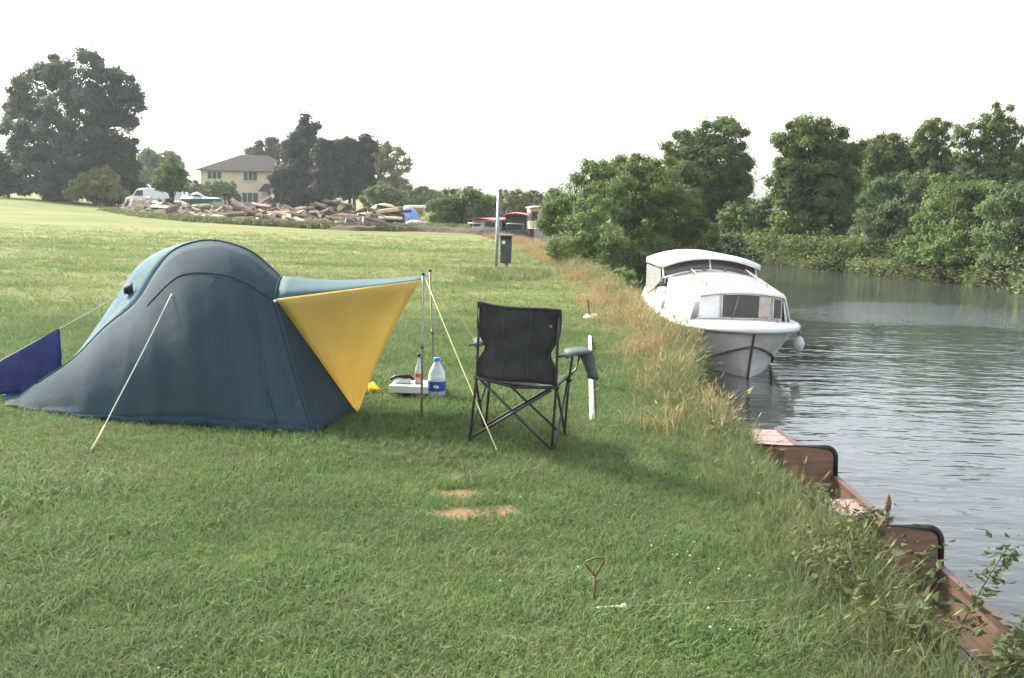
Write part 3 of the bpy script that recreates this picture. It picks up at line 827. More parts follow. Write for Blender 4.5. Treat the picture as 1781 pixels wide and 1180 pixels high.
# towel over the rear guy line
M_TOWEL = plain('blue_towel', (0.060, 0.072, 0.20), 0.95, 0.25, 9, 0.6, 120, 0.1)
tw = []
_s = (P(104, 576, L0.y - 0.17).x - L0.x) / (pg4.x - L0.x)
a0, a1 = L0.lerp(pg4, _s), L0.lerp(pg4, 1.0)
towel_o = V((a0.x + a1.x) / 2, (a0.y + a1.y) / 2, 0)
back = []
for i in range(25):
    u = i / 24
    hang = a0.lerp(a1, u * 0.9) + V(0, 0, 0.012)
    bottom = max(0.04, hang.z - 0.36)
    f_ = 0.022 * math.sin(u * 26) + 0.012 * math.sin(u * 61)
    row = []
    for j in range(10):
        w = j / 9
        row.append(V(hang.x + 0.05 * w * (1 - u) - 0.02 * w, hang.y - 0.012 - f_ * w - 0.02 * w, hang.z + (bottom - hang.z) * w))
    rb = []
    for j in range(5):
        w = j / 4
        rb.append(V(hang.x, hang.y + 0.012 + 0.02 * w + f_ * w * 0.7, hang.z - 0.25 * w * min(1, hang.z / 0.4)))
    tw.append(list(reversed(rb)) + row)
towel = MB().grid(tw).build('towel', M_TOWEL, None, True, towel_o, solid=0.006)
towel.location = towel_o
tag(towel, 'blue towel hung over the guy line left of the tent', 'towel')

# ------------------------------------------------------------------ folding chair
M_CLOTH = plain('black_canvas', (0.050, 0.050, 0.052), 0.85, 0.2, 12, 0.4, 90, 0.15)
M_CLOTHG = plain('grey_canvas', (0.075, 0.090, 0.095), 0.7, 0.15, 12, 0.3, 90, 0.2)
M_TUBE = plain('black_tube', (0.045, 0.042, 0.044), 0.4, 0.2, 20, 0, 30, 0.5)
M_NET = plain('cup_net', (0.10, 0.10, 0.098), 0.8, 0.2, 20)
chair_o = V(0.005, 6.40, 0)
chair = thing('folding_chair', 'black folding camp chair seen from behind on the grass', 'chair', chair_o, R(-20))
chair.scale = (1.04, 1.04, 1.06)
chair.rotation_euler = (R(-1), R(3.5), R(-13))
W2, DP = 0.26, 0.40          # half width of the feet, depth
SH = 0.415                   # seat height
BL, BR = V(-0.265, 0, 0), V(0.265, 0, 0)       # back feet
FL, FR = V(-0.27, DP + 0.02, 0), V(0.27, DP + 0.02, 0)   # front feet
def leg(pts, name='leg', r=0.0085):
    o = MB().tube(pts, r, 8).build(name, M_TUBE, chair, True)
    return o
for s_, b, f_ in ((-1, BL, FL), (1, BR, FR)):
    o = leg([b + V(0, 0, 0.005), V(s_ * 0.255, 0.0, 0.42), V(s_ * 0.25, -0.055, 0.64), V(s_ * 0.248, -0.10, 0.875)], 'back_post')
    MB().ball(b + V(0, 0, 0.008), (0.017, 0.017, 0.012)).build('foot', M_DARK, o, True)
    o = leg([f_ + V(0, 0, 0.005), V(s_ * 0.265, DP, 0.40), V(s_ * 0.275, DP - 0.02, 0.55), V(s_ * 0.28, DP - 0.05, 0.60)], 'front_post')
    MB().ball(f_ + V(0, 0, 0.008), (0.017, 0.017, 0.012)).build('foot', M_DARK, o, True)
    # cross struts: back, front, side
    leg([b + V(0, 0, 0.035), V(-s_ * 0.23, 0.012 * s_, SH - 0.01)], 'cross_strut')
    leg([f_ + V(0, 0, 0.035), V(-s_ * 0.23, DP - 0.012 * s_, SH - 0.01)], 'cross_strut')
    leg([b + V(s_ * 0.012, 0.01, 0.03), V(s_ * 0.262, DP - 0.02, SH - 0.02)], 'side_strut')
    leg([f_ + V(s_ * 0.012, -0.01, 0.03), V(s_ * 0.262, 0.02, SH - 0.02)], 'side_strut')
    MB().ball(V(s_ * 0.255, 0, SH + 0.005), (0.02, 0.02, 0.016)).build('joint', M_DARK, chair, True)
    MB().ball(V(s_ * 0.265, DP, SH - 0.005), (0.02, 0.02, 0.016)).build('joint', M_DARK, chair, True)
# back cloth with waisted sides
bk = []
for i in range(15):
    u = i / 14
    z = SH + 0.02 + u * 0.465
    hw = 0.255 - 0.055 * math.exp(-((u - 0.40) / 0.16) ** 2) - 0.03 * max(0, 0.2 - u)
    y0 = -0.01 - 0.10 * u ** 1.3
    bk.append([V(hw * w, y0 - 0.05 * (1 - w * w) * (1 - 0.55 * u) + 0.006 * math.sin(w * 7 + u * 9) + 0.004 * math.sin(w * 3 - u * 17), z + 0.006 * math.sin(w * 3) - 0.012 * (1 - w * w) * u) for w in [j / 6 - 1 for j in range(13)]])
MB().grid(bk).build('backrest', M_CLOTH, chair, True, solid=0.008)
for e_ in (0, -1):
    MB().tube([r_[e_] for r_ in bk], 0.011, 6).build('side_hem', M_CLOTH, chair, True)
MB().tube(bk[-1], 0.010, 6).build('top_hem', M_CLOTH, chair, True)
for k in (4, 8):
    MB().tube([r_[k] + V(0, -0.006, 0) for r_ in bk], 0.0025, 4).build('stitch_line', M_CLOTHG, chair, True)
sw = [[V(w * 0.262, y, SH + 0.018 - 0.06 * (1 - w * w) * math.sin(math.pi * (0.12 + 0.76 * (y + 0.02) / (DP + 0.05)))) for w in [j / 6 - 1 for j in range(13)]] for y in [-0.03 + k * (DP + 0.07) / 8 for k in range(9)]]
MB().grid(sw).build('seat', M_CLOTH, chair, True, solid=0.01)
MB().tube([V(-0.262, -0.025, SH + 0.01), V(0, -0.03, SH - 0.02), V(0.262, -0.025, SH + 0.01)], 0.008, 6).build('seat_hem', M_CLOTH, chair, True)
# armrests: flat padded cloth over a bowed rail, a cup ring cut near the end
for s_ in (-1, 1):
    y0, y1 = -0.04, DP + 0.08
    cx = s_ * 0.285
    rail = MB().tube([V(s_ * 0.25, -0.05, 0.62), V(s_ * 0.275, 0.12, 0.605), V(s_ * 0.285, DP - 0.05, 0.60)], 0.008, 8)
    ar = rail.build('arm_rail', M_TUBE, chair, True)
    pad = []
    for k in range(11):
        u = k / 10
        w = 0.028 + 0.055 * sstep(0.35, 0.75, u) * (1 - 0.5 * sstep(0.88, 1.0, u))
        y = y0 + (y1 - y0) * u
        out = s_ * 0.035 * u
        pad.append([V(cx + out + w * q * 1.0, y, 0.618 - 0.012 * q * q * 1.2 + 0.01 * (1 - u)) for q in (-1, -0.5, 0, 0.5, 1)])
    MB().grid(pad).build('armrest', M_CLOTHG, chair, True, solid=0.012)
    MB().tube([V(s_ * 0.265, DP, 0.44), V(s_ * 0.30, DP + 0.03, 0.48), V(s_ * 0.315, DP + 0.03, 0.56), V(s_ * 0.30, DP + 0.01, 0.605)], 0.008, 8).build('arm_support', M_TUBE, chair, True)
# mesh cup holder hanging from the right arm
cup = []
for k in range(7):
    u = k / 6
    r_ = 0.046 - 0.010 * u
    cup.append([V(0.352 + 0.07 * u + r_ * math.cos(a), DP + 0.02 + r_ * math.sin(a), 0.605 - 0.165 * u) for a in [2 * math.pi * q / 14 for q in range(14)]])
ch_ = MB().grid(cup, closed=True).build('cup_holder', M_NET, chair, True, solid=0.003)
MB().lathe([(0.001, -0.002), (0.036, 0.0), (0.037, 0.012)], (0.422, DP + 0.02, 0.436), 14).build('holder_base', M_CLOTH, ch_, True)
MB().tube([V(0.352 + 0.047 * math.cos(a), DP + 0.02 + 0.047 * math.sin(a), 0.608) for a in [2 * math.pi * q / 14 for q in range(15)]], 0.005, 5).build('holder_rim', M_CLOTH, ch_, True)
MB().lathe([(0.002, 0), (0.008, 0), (0.008, 0.003), (0.004, 0.003)], (0, 0, 0), 10).build('eyelet', M_ALU, chair, True).matrix_local = Matrix.Translation((0.205, -0.105, 0.80)) @ Matrix.Rotation(R(90), 4, 'X')

# ------------------------------------------------------------------ low table with camping things
tb = G(722, 701)
M_BLK = plain('black_enamel', (0.02, 0.02, 0.022), 0.35, 0.2, 10)
table = thing('camp_table', 'low white camp table standing under the awning', 'table', tb, R(-4))
MB().box((-0.03, 0.24, 0.086), (0.40, 0.30, 0.06)).build('table_top', M_WHITE, table, bevel=0.006)
for sx in (-1, 1):
    for sy in (-1, 1):
        MB().tube([V(-0.03 + sx * 0.18, 0.24 + sy * 0.12, 0.0), V(-0.03 + sx * 0.17, 0.24 + sy * 0.115, 0.07)], 0.008, 8).build('leg', M_ALU, table, True)
tz = 0.116
stv = thing('camp_stove', 'small black camp stove lying on the white table', 'stove', tb + V(-0.12, 0.24, tz))
MB().box((0, 0, 0.022), (0.13, 0.10, 0.040)).build('stove_body', M_WHITE, stv, bevel=0.008)
MB().tube([V(-0.10, -0.02, 0.03), V(-0.06, -0.03, 0.055), V(0.05, -0.03, 0.062), V(0.085, -0.02, 0.03)], 0.013, 8).build('stove_handle', M_BLK, stv, True)
MB().lathe([(0.001, 0.044), (0.045, 0.044), (0.048, 0.052), (0.04, 0.058), (0.001, 0.056)], (0.01, 0.01, 0), 14).build('burner', M_BLK, stv, True)
_y = D.y + 0.75
MB().grid([[P(640 + 11 * u + 20 * u * w, 668 + 18 * w, _y) + V(0, 0.1 * math.sin(3 * u), 0) for u in (0, 0.33, 0.66, 1)] for w in (0, 0.33, 0.66, 1)]).build('far_flap', M_YEL, tent, True, tent_o, solid=0.003)
bo = MB()
def bottle(name, label, loc, prof, liquid, cap_c, label_z, label_mat, glass, r):
    b = thing(name, label, 'bottle', loc)
    MB().lathe(prof, n=20).build('body', glass, b, True)
    if liquid:
        MB().lathe([(0.001, 0.006)] + [(q[0] * 0.93, q[1] + 0.003) for q in prof if q[1] <= liquid[0]] + [(r * 0.9, liquid[0]), (0.001, liquid[0])], n=20).build('liquid', liquid[1], b, True)
    zt = prof[-1][1]
    MB().lathe([(cap_c[0], zt - 0.012), (cap_c[0], zt + 0.012), (cap_c[0] * 0.9, zt + 0.016), (0.001, zt + 0.016)], n=16).build('cap', cap_c[1], b, True)
    if label_z:
        MB().lathe([(r + 0.0012, label_z[0]), (r + 0.0015, (label_z[0] + label_z[1]) / 2), (r + 0.0012, label_z[1])], n=24).build('paper_label', label_mat, b, True)
    return b
M_CLEAR = clear_mat('clear_plastic', (0.80, 0.88, 0.92), 0.45)
M_CLEARG = clear_mat('clear_glass', (0.75, 0.85, 0.80), 0.55)
def label_material():
    m, t, out = nt('blue_water_label')
    p = t.nodes.new('ShaderNodeBsdfPrincipled'); p.inputs['Roughness'].default_value = 0.4
    tc = t.nodes.new('ShaderNodeTexCoord')
    mp = t.nodes.new('ShaderNodeMapping'); mp.inputs['Location'].default_value = (0.0, 0.07, -5.25); mp.inputs['Scale'].default_value = (20, 1, 42)
    t.links.new(tc.outputs['Object'], mp.inputs[0])
    ln = t.nodes.new('ShaderNodeVectorMath'); ln.operation = 'LENGTH'; t.links.new(mp.outputs[0], ln.inputs[0])
    nz = noise(t, 60, 3)
    ad = t.nodes.new('ShaderNodeMath'); ad.operation = 'MULTIPLY_ADD'; t.links.new(nz, ad.inputs[0]); ad.inputs[1].default_value = 0.9; t.links.new(ln.outputs['Value'], ad.inputs[2])
    c = ramp(t, ad.outputs[0], [(0.85, (0.75, 0.80, 0.85)), (1.15, (0.03, 0.07, 0.35))])
    t.links.new(c, p.inputs['Base Color']); t.links.new(p.outputs[0], out.inputs[0])
    return m
wb = G(759, 697)
bottle('water_bottle', 'large clear plastic water bottle with blue cap and blue label', wb,
       [(0.001, 0.0), (0.060, 0.002), (0.070, 0.012), (0.072, 0.05), (0.069, 0.055), (0.072, 0.062), (0.072, 0.16), (0.070, 0.20), (0.064, 0.235), (0.045, 0.275), (0.026, 0.305), (0.022, 0.315), (0.022, 0.335)],
       (0.20, clear_mat('water_fill', (0.80, 0.88, 0.90), 0.5)), (0.026, plain('blue_cap', (0.06, 0.25, 0.75), 0.4)), (0.085, 0.165), label_material(), M_CLEAR, 0.072)
bottle('squash_bottle', 'glass bottle with orange red drink and dark cap on the table', tb + V(0.005, 0.22, tz),
       [(0.001, 0.0), (0.026, 0.001), (0.030, 0.008), (0.031, 0.10), (0.029, 0.125), (0.018, 0.155), (0.0125, 0.185), (0.012, 0.225), (0.013, 0.23)],
       (0.075, plain('orange_drink', (0.75, 0.16, 0.04), 0.2)), (0.015, M_BLK), (0.055, 0.085), plain('red_label', (0.62, 0.10, 0.06), 0.5), M_CLEARG, 0.031)

# ------------------------------------------------------------------ pole on the grass, mooring irons
M_POLE = plain('white_painted_pole', (0.85, 0.85, 0.80), 0.45, 0.06, 4, dirt=(0.6, 0.57, 0.48))
pa, pb = G(1030, 731, 0.025), G(1026, 586, 0.03)
pole_o = V(*pa.lerp(pb, 0.5)); pole_o.z = 0
pole = thing('boat_pole', 'long white pole lying on the grass right of the chair', 'pole', pole_o)
MB().tube([pa, pa.lerp(pb, 0.5), pb], 0.021, 12, r1=0.019).build('shaft', M_POLE, pole, True, pole_o)
d_ = (pa - pb).normalized()
MB().tube([pa, pa + d_ * 0.06], 0.0225, 12).build('end_cap', M_STEEL, pole, True, pole_o)
M_RUST = plain('rusty_iron', (0.14, 0.085, 0.05), 0.75, 0.4, 25, 0.5, 90, 0.3, metal=0.3)
M_OLDROPE = plain('old_rope', (0.28, 0.26, 0.17), 0.9, 0.2, 60, 0.6, 250)
sk = G(1030, 1058)
stake = thing('mooring_stake', 'rusty iron stake with triangular handle in the foreground grass', 'stake', sk)
s1 = 3.9 / FPX * 1.0
def loc(px, py):      # place near the stake, at the stake's distance
    return P(px, py, sk.y) - sk
MB().tube([V(0.006, 0, -0.1), loc(1031, 1055), loc(1034, 1030), loc(1036, 1000)], 0.0045, 8).build('shaft', M_RUST, stake, True)
MB().tube([loc(1036, 1003), loc(1030, 996), loc(1018, 982), loc(1019, 977), loc(1034, 971), loc(1048, 971), loc(1051, 974), loc(1044, 988), loc(1037, 1000)], 0.0040, 8).build('handle', M_RUST, stake, True)
rope_pts = [G(1028, 1060, 0.03), G(1055, 1057, 0.035), G(1085, 1055, 0.05), G(1150, 1053, 0.045), G(1220, 1050, 0.035), G(1290, 1046, 0.03), G(1360, 1040, 0.02)]
ro = V(rope_pts[0].x, rope_pts[0].y, 0)
rope = thing('mooring_rope', 'thin mooring rope running from the foreground stake to the bank', 'rope', ro)
MB().tube(rope_pts, 0.003, 6).build('cord', M_OLDROPE, rope, True, ro)
MB().tube([rope_pts[0], rope_pts[1], rope_pts[2]], 0.0065, 6).build('whipped_end', plain('pale_rope', (0.62, 0.62, 0.40), 0.9), rope, True, ro)
MB().ball(rope_pts[2], (0.014, 0.01, 0.012)).build('knot', plain('pale_knot', (0.72, 0.72, 0.60), 0.9), rope, True, ro)
sk2 = G(1026, 556)
st2 = thing('mooring_stake', 'dark iron stake leaning in the dry grass near the cruiser', 'stake', sk2)
MB().tube([V(0.01, 0, -0.05), P(1025, 545, sk2.y) - sk2, P(1022, 524, sk2.y) - sk2], 0.014, 8).build('shaft', M_RUST, st2, True)
MB().ball(P(1022, 523, sk2.y) - sk2, (0.02, 0.02, 0.012)).build('head', M_RUST, st2, True)
rg = [[V(0.10 * math.cos(a) + 0.02 * math.cos(3 * a), 0.10 * math.sin(a), 0.0)] for a in [2 * math.pi * q / 16 for q in range(17)]]
coil = MB()
for k in range(3):
    coil.tube([V((0.11 - 0.02 * k) * math.cos(a) , (0.13 - 0.02 * k) * math.sin(a), 0.03 + 0.016 * k) for a in [2 * math.pi * q / 16 for q in range(17)]], 0.013, 6)
co = coil.build('rope_coil', plain('pale_hemp', (0.68, 0.64, 0.48), 0.9, 0.2, 30), None, True)
co.location = sk2 + V(0.02, -0.02, 0)
tag(co, 'pale coil of rope at the foot of the far iron stake', 'rope coil')

# ------------------------------------------------------------------ litter bin and post
bn = G(879, 474)
M_BIN = plain('black_bin', (0.07, 0.074, 0.072), 0.5, 0.2, 6, 0.15, 30, 0.4)
lb = thing('litter_bin', 'black box litter bin with white sticker on a short leg', 'bin', bn)
k_ = bn.y / FPX
MB().box((0, 0, 0.52), (19 * k_, 0.30, 46 * k_), top=1.06).build('bin_body', M_BIN, lb, bevel=0.015)
MB().box((0, 0, 0.52 + 23.5 * k_), (23 * k_, 0.34, 0.05)).build('bin_lid', M_BIN, lb, bevel=0.012)
MB().box((-0.055, -0.163, 0.52 + 13 * k_), (0.075, 0.004, 0.075)).build('sticker', M_WHITE, lb)
MB().tube([V(0.02, 0, -0.1), V(0.02, 0, 0.25)], 0.04, 10).build('leg', M_STEEL, lb, True)
MB().box((0, -0.17, 0.80), (16 * k_, 0.03, 0.07)).build('bin_mouth', M_DARK, lb)
pq = G(862, 472)
M_POST = plain('galvanised_post', (0.40, 0.43, 0.45), 0.5, 0.15, 8, 0.1, 40, 0.5, metal=0.5, dirt=(0.28, 0.27, 0.24))
post = thing('signpost', 'tall grey metal post leaning beside the black litter bin', 'post', pq)
ptop = P(868, 333, pq.y) - pq
MB().tube([V(0, 0, -0.2), ptop], 0.037, 12).build('pole', M_POST, post, True)
MB().tube([ptop, ptop + V(0, 0, 0.03)], 0.041, 12).build('cap', M_STEEL, post, True)
e_ = ptop * 0.82
MB().box(e_ + V(0.06, -0.02, 0.08), (0.05, 0.03, 0.62)).build('bracket', M_STEEL, post)
MB().box(e_ + V(0.05, 0, -0.2), (0.12, 0.06, 0.05)).build('clamp', M_RUST, post)

# ------------------------------------------------------------------ moored cruiser
M_GEL = plain('white_gelcoat', (0.80, 0.80, 0.78), 0.35, 0.03, 2, 0, 40, 0.5, dirt=(0.70, 0.69, 0.64), coat=0.2)
M_HULLW = plain('hull_white', (0.80, 0.79, 0.78), 0.45, 0.06, 3, 0.05, 30, 0.4, dirt=(0.52, 0.50, 0.45))
M_RUB = plain('brown_rubbing_strake', (0.12, 0.075, 0.055), 0.7, 0.3, 12)
M_VARN = plain('varnished_wood', (0.45, 0.19, 0.06), 0.4, 0.25, 14, 0.1, 40)
M_GRAB = plain('weathered_teak', (0.30, 0.21, 0.16), 0.7, 0.2, 12)
M_GLS = glass_mat('dark_window', (0.10, 0.085, 0.085))
M_CANV = plain('blind_and_glare_white', (0.78, 0.78, 0.77), 0.8, 0.05, 5, 0.3, 12)  # white blind cloth; also stands in for sun glare on bank-side panes
M_CANVG = clear_mat('clear_canopy', (0.45, 0.47, 0.48), 0.35, 0.15)
M_BOTTOM = plain('black_antifoul', (0.02, 0.02, 0.022), 0.6)
M_CURT = plain('pale_curtain', (0.55, 0.46, 0.40), 0.9, 0.2, 10)
BX, BY = 2.97, 12.2                       # stem head; the boat runs away from the camera
cr_o = V(BX, BY + 2.4, WATER_Z)
cr = thing('cabin_cruiser', 'white cabin cruiser moored against the bank with its bow to the camera', 'boat', cr_o)
LEN = 4.8
def gb(q): return 0.81 * math.sqrt(max(0, 1 - (1 - min(q / 1.35, 1)) ** 2)) * (1 - 0.06 * max(0, q - 3) / 1.8)
def wb_(q): return 0.66 * (1 - (1 - min(max(q, 0) / 2.2, 1)) ** 1.7)
def zg(q): return 0.07 + 0.07 * max(0, 1 - q / 2.5) ** 1.5
def hull_pt(a, v, s_):
    """a along the boat (0 stem), v down the side (0 gunwale), s_ side"""
    q0 = 0.33 * v ** 0.85
    q = q0 + (LEN - q0) * a
    b = gb(q - q0 * 0.6) * (1 - v) + wb_(q - q0) * v if a > 0 else 0.0
    b = gb(max(0, q - q0)) * (1 - v) ** 1.15 + wb_(max(0, q - q0)) * (1 - (1 - v) ** 1.15)
    if v > 0.8: b *= 1 - (v - 0.8) * 2.0
    z = zg(q) * (1 - v) + (-0.72) * v
    return V(BX + s_ * b, BY + q, z)
aa = [(k / 26) ** 1.7 for k in range(27)]
hm = MB()
for s_ in (-1, 1):
    hm.grid([[hull_pt(a, v / 14, s_) for v in range(15)] for a in aa])
tr = [hull_pt(1, v / 14, 1) for v in range(15)]
hm.grid([[V(BX + (p.x - BX) * w, p.y, p.z) for w in (-1, -0.5, 0, 0.5, 1)] for p in tr])
hull = hm.build('hull', M_HULLW, cr, True, cr_o)
# deck with rounded lip
lip = MB()
edge = [hull_pt(a, 0, -1) for a in reversed(aa)] + [hull_pt(a, 0, 1) for a in aa[1:]]
rowsL = []
for off, dz in ((0.028, -0.055), (0.04, -0.03), (0.036, 0.0), (0.01, 0.02), (-0.06, 0.026)):
    r_ = []
    for p in edge:
        q = p.y - BY
        n = V((p.x - BX) * 1.0, -0.55 * max(0, 1 - q / 1.2), 0)
        n = n.normalized() if n.length > 1e-4 else V(0, -1, 0)
        r_.append(p + n * off + V(0, 0, dz))
    rowsL.append(r_)
lip.grid(rowsL)
lip.build('gunwale_lip', M_GEL, cr, True, cr_o, solid=0.006)
dk = MB()
dk.grid([[V(BX + (p.x - BX) * w, p.y + 0.03, p.z + 0.024 + 0.03 * (1 - w * w)) for w in [j / 5 - 1 for j in range(11)]] for p in [hull_pt(a, 0, 1) for a in aa]])
dk.build('deck', M_GEL, cr, True, cr_o)
# stem band and V-shaped strakes
MB().tube([hull_pt(0, v / 10, 1) + V(0, -0.012, 0) for v in range(0, 9)], 0.016, 6).build('stem_band', M_RUB, hull, True, cr_o)
for s_ in (-1, 1):
    pts = []
    for k in range(20):
        a = (k / 19 * 0.42) ** 1.5
        v = 0.27 + 0.40 * min(1, a * 4.5) ** 0.7
        p = hull_pt(a, v, s_)
        pts.append(p + V(s_ * 0.010, -0.012, 0))
    MB().tube(pts, 0.014, 6).build('strake', M_RUB, hull, True, cr_o)
pts = [hull_pt(a, 0.05, -1) + V(-0.035, 0, -0.03) for a in [0.45 + 0.55 * k / 12 for k in range(13)]]
MB().tube(pts, 0.02, 6).build('rub_rail', M_RUB, hull, True, cr_o)
pts = [hull_pt(a, 0.05, 1) + V(0.035, 0, -0.03) for a in [0.45 + 0.55 * k / 12 for k in range(13)]]
MB().tube(pts, 0.02, 6).build('rub_rail', M_RUB, hull, True, cr_o)
# cabin trunk: front at q=0.75, back at q=2.5
def cab(q, w):
    """roof outline: half width and heights at q"""
    u = (q - 0.85) / 1.75
    hwb, hwt = 0.66 + 0.08 * u, 0.56 + 0.10 * u
    zt, zr = 0.485 + 0.09 * u, 0.535 + 0.155 * u
    return hwb, hwt, zt, zr
def cab_row(q, hb=None):
    hwb, hwt, zt, zr = cab(q, 0)
    zb = zg(q) + 0.03
    r_ = [V(BX - hwb, BY + q, zb), V(BX - hwt - 0.02, BY + q, zt - 0.03), V(BX - hwt, BY + q, zt)]
    for j in range(1, 10):
        w = -1 + 2 * j / 10
        r_.append(V(BX + hwt * w, BY + q, zt + (zr - zt) * (1 - w * w)))
    return r_ + [V(BX + hwt, BY + q, zt), V(BX + hwt + 0.02, BY + q, zt - 0.03), V(BX + hwb, BY + q, zb)]
qs = [0.85 + 1.75 * k / 8 for k in range(9)]
cb = MB().grid([cab_row(q) for q in qs])
cabin = cb.build('cabin', M_GEL, cr, True, cr_o, solid=0.012)
# cabin front: overhanging roof brow and three windows
brow = MB()
fr = cab_row(0.85)
brow.grid([[p + V(0, dy, dz) for p in fr[1:-1]] for dy, dz in ((0.02, 0.004), (-0.02, 0.002), (-0.035, -0.012), (-0.03, -0.03), (0.0, -0.034))])
brow.build('roof_brow', M_GEL, cabin, True, cr_o)
YF = BY + 0.85
zb = zg(0.85) + 0.03
fm = MB()
fm.grid([[V(BX + 0.555 * w, YF + 0.03, zb), V(BX + 0.52 * w, YF + 0.05, 0.46 + 0.065 * (1 - w * w))] for w in [j / 8 - 1 for j in range(17)]])
fm.build('cabin_front', M_GEL, cabin, True, cr_o)
def front_win(x0, x1, mat, name='window'):
    n = 9
    lo = [V(x0 + (x1 - x0) * k / n, YF + 0.018, zb + 0.035) for k in range(n + 1)]
    hi = [V(x0 + (x1 - x0) * k / n, YF + 0.034, 0.425 + 0.065 * (1 - ((x0 + (x1 - x0) * k / n - BX) / 0.55) ** 2) ) for k in range(n + 1)]
    w = MB().grid([lo, hi]).build(name, mat, cabin, False, cr_o, solid=0.006)
    loop = lo + hi[::-1] + [lo[0]]
    MB().tube([p + V(0, -0.008, 0) for p in loop], 0.008, 5).build('frame', M_GEL, w, True, cr_o)
    return w
front_win(BX - 0.24, BX + 0.40, M_GLS)
front_win(BX - 0.53, BX - 0.27, M_CANV, 'blind_window')
front_win(BX + 0.43, BX + 0.535, M_GLS)
MB().tube([V(BX - 0.10, YF + 0.0, zb + 0.035), V(BX - 0.03, YF + 0.01, 0.47)], 0.008, 6).build('window_strut', M_ALU, cabin, True, cr_o)
MB().grid([[V(BX + 0.24 + 0.15 * k / 12, YF + 0.012 - 0.004 * math.sin(k * 1.7), z) for k in range(13)] for z in (0.19, 0.46)]).build('curtain', M_CURT, cabin, True, cr_o)
# side windows on both cabin sides
for s_ in (-1, 1):
    for q in (1.25, 1.9):
        pts = []
        for dq, u in ((-0.2, 0.25), (0.2, 0.25), (0.2, 0.85), (-0.2, 0.85)):
            hwb, hwt, zt, zr = cab(q + dq, 0)
            z0 = zg(q) + 0.03
            x = hwb + (hwt + 0.02 - hwb) * u + 0.010
            pts.append(V(BX + s_ * x, BY + q + dq, z0 + (zt - 0.03 - z0) * u))
        w = MB().add(pts, [(0, 1, 2, 3) if s_ > 0 else (3, 2, 1, 0)]).build('side_window', M_GLS if s_ > 0 else M_CANV, cabin, False, cr_o, solid=0.008)  # bank-side panes are white: glare of the sun put into their colour
        MB().tube(pts + [pts[0]], 0.009, 5).build('frame', M_ALU, w, True, cr_o)
# windscreen on the back of the trunk, hard top behind
qw = 2.55
wn_ = []
lo, hi = [], []
for j in range(13):
    w = -1 + 2 * j / 12
    lo.append(V(BX - 0.10 + 0.68 * w, BY + qw - 0.06, 0.565 + 0.13 * (1 - w * w)))
    hi.append(V(BX - 0.10 + 0.68 * w, BY + qw + 0.06, 0.735 + 0.13 * (1 - w * w)))
ws = MB().grid([lo, hi]).build('windscreen', M_GLS, cr, True, cr_o, solid=0.006)
for k in (0, 6, 12):
    MB().tube([lo[k] - V(0, 0.01, 0), hi[k] - V(0, 0.01, 0)], 0.013, 6).build('screen_post', M_GEL, ws, True, cr_o)
MB().tube([p - V(0, 0.01, 0) for p in lo], 0.012, 6).build('lower_frame', M_GEL, ws, True, cr_o)
rf = []
for k in range(9):
    y = BY + qw - 0.06 + k * 0.22
    dz = -0.02 * (k / 8)
    rf.append([V(BX - 0.10 + (0.72 - 0.02 * k / 8) * w, y, 0.73 + dz + 0.145 * (1 - abs(w) ** 2.2) + 0.05) for w in [j / 8 - 1 for j in range(17)]])
top_ = MB().grid(rf)
front_lip = [p + V(0, -0.012, -0.075) for p in rf[0]]
top_.grid([rf[0], [p + V(0, -0.02, -0.02) for p in rf[0]], front_lip])
for s_ in (0, -1):
    top_.grid([[r_[s_] for r_ in rf], [r_[s_] + V(0, 0, -0.07) for r_ in rf]])
top_.build('hard_top', M_GEL, cr, True, cr_o, solid=0.02)
for s_ in (-1, 1):
    x = BX - 0.10 + s_ * 0.69
    MB().add([V(x, BY + 2.7, 0.5), V(x, BY + 4.3, 0.12), V(x, BY + 4.3, 0.66), V(x, BY + 2.7, 0.68)], [(0, 1, 2, 3)]).build('side_curtain', M_CANVG, cr, False, cr_o, solid=0.004)
    x = BX + s_ * 0.80
    MB().add([V(x, BY + 2.6, 0.10), V(x, BY + 4.7, 0.09), V(x - s_ * 0.05, BY + 4.6, 0.26), V(x - s_ * 0.08, BY + 2.6, 0.42)], [(0, 1, 2, 3)]).build('cockpit_side', M_GEL, cr, False, cr_o, solid=0.03)
    # grab rail along the cabin roof
    gr = [V(BX + s_ * 0.40, BY + 1.15 + 0.16 * k, 0.60 + 0.0146 * k) for k in range(9)]
    rl_ = MB().tube([gr[0] - V(0, 0, 0.05)] + gr + [gr[-1] - V(0, 0, 0.05)], 0.011, 6)
    for k in (2, 4, 6):
        rl_.tube([gr[k], gr[k] - V(0, 0, 0.06)], 0.009, 6)
    rl_.build('grab_rail', M_GRAB, cabin, True, cr_o)
cw = P(1143, 452, BY + 3.3)
MB().box(((cw.x + 0.01), BY + 3.3, 0.43), (0.045, 0.03, 0.56), Matrix.Rotation(R(2), 3, 'Y')).build('door_post', M_VARN, cr, False, cr_o, bevel=0.004)
MB().tube([V(BX + 0.3, BY + 0.55, 0.16), V(BX + 0.3, BY + 0.55, 0.21), V(BX + 0.42, BY + 0.6, 0.21), V(BX + 0.42, BY + 0.6, 0.16)], 0.01, 6).build('cleat', M_ALU, cr, True, cr_o)
for k in (0.15, 0.45):
    MB().ball((BX - 0.35 + k, BY + 2.4, 0.70), (0.035, 0.02, 0.02)).build('deck_fitting', M_STEEL, cabin, True, cr_o)
ra = V(BX + 0.56, BY + 0.62, 0.14)
MB().tube([V(BX + 0.60, YF - 0.02, zb), V(BX + 0.56, YF + 0.08, 0.5)], 0.012, 6).build('corner_post', M_GEL, cr, True, cr_o)
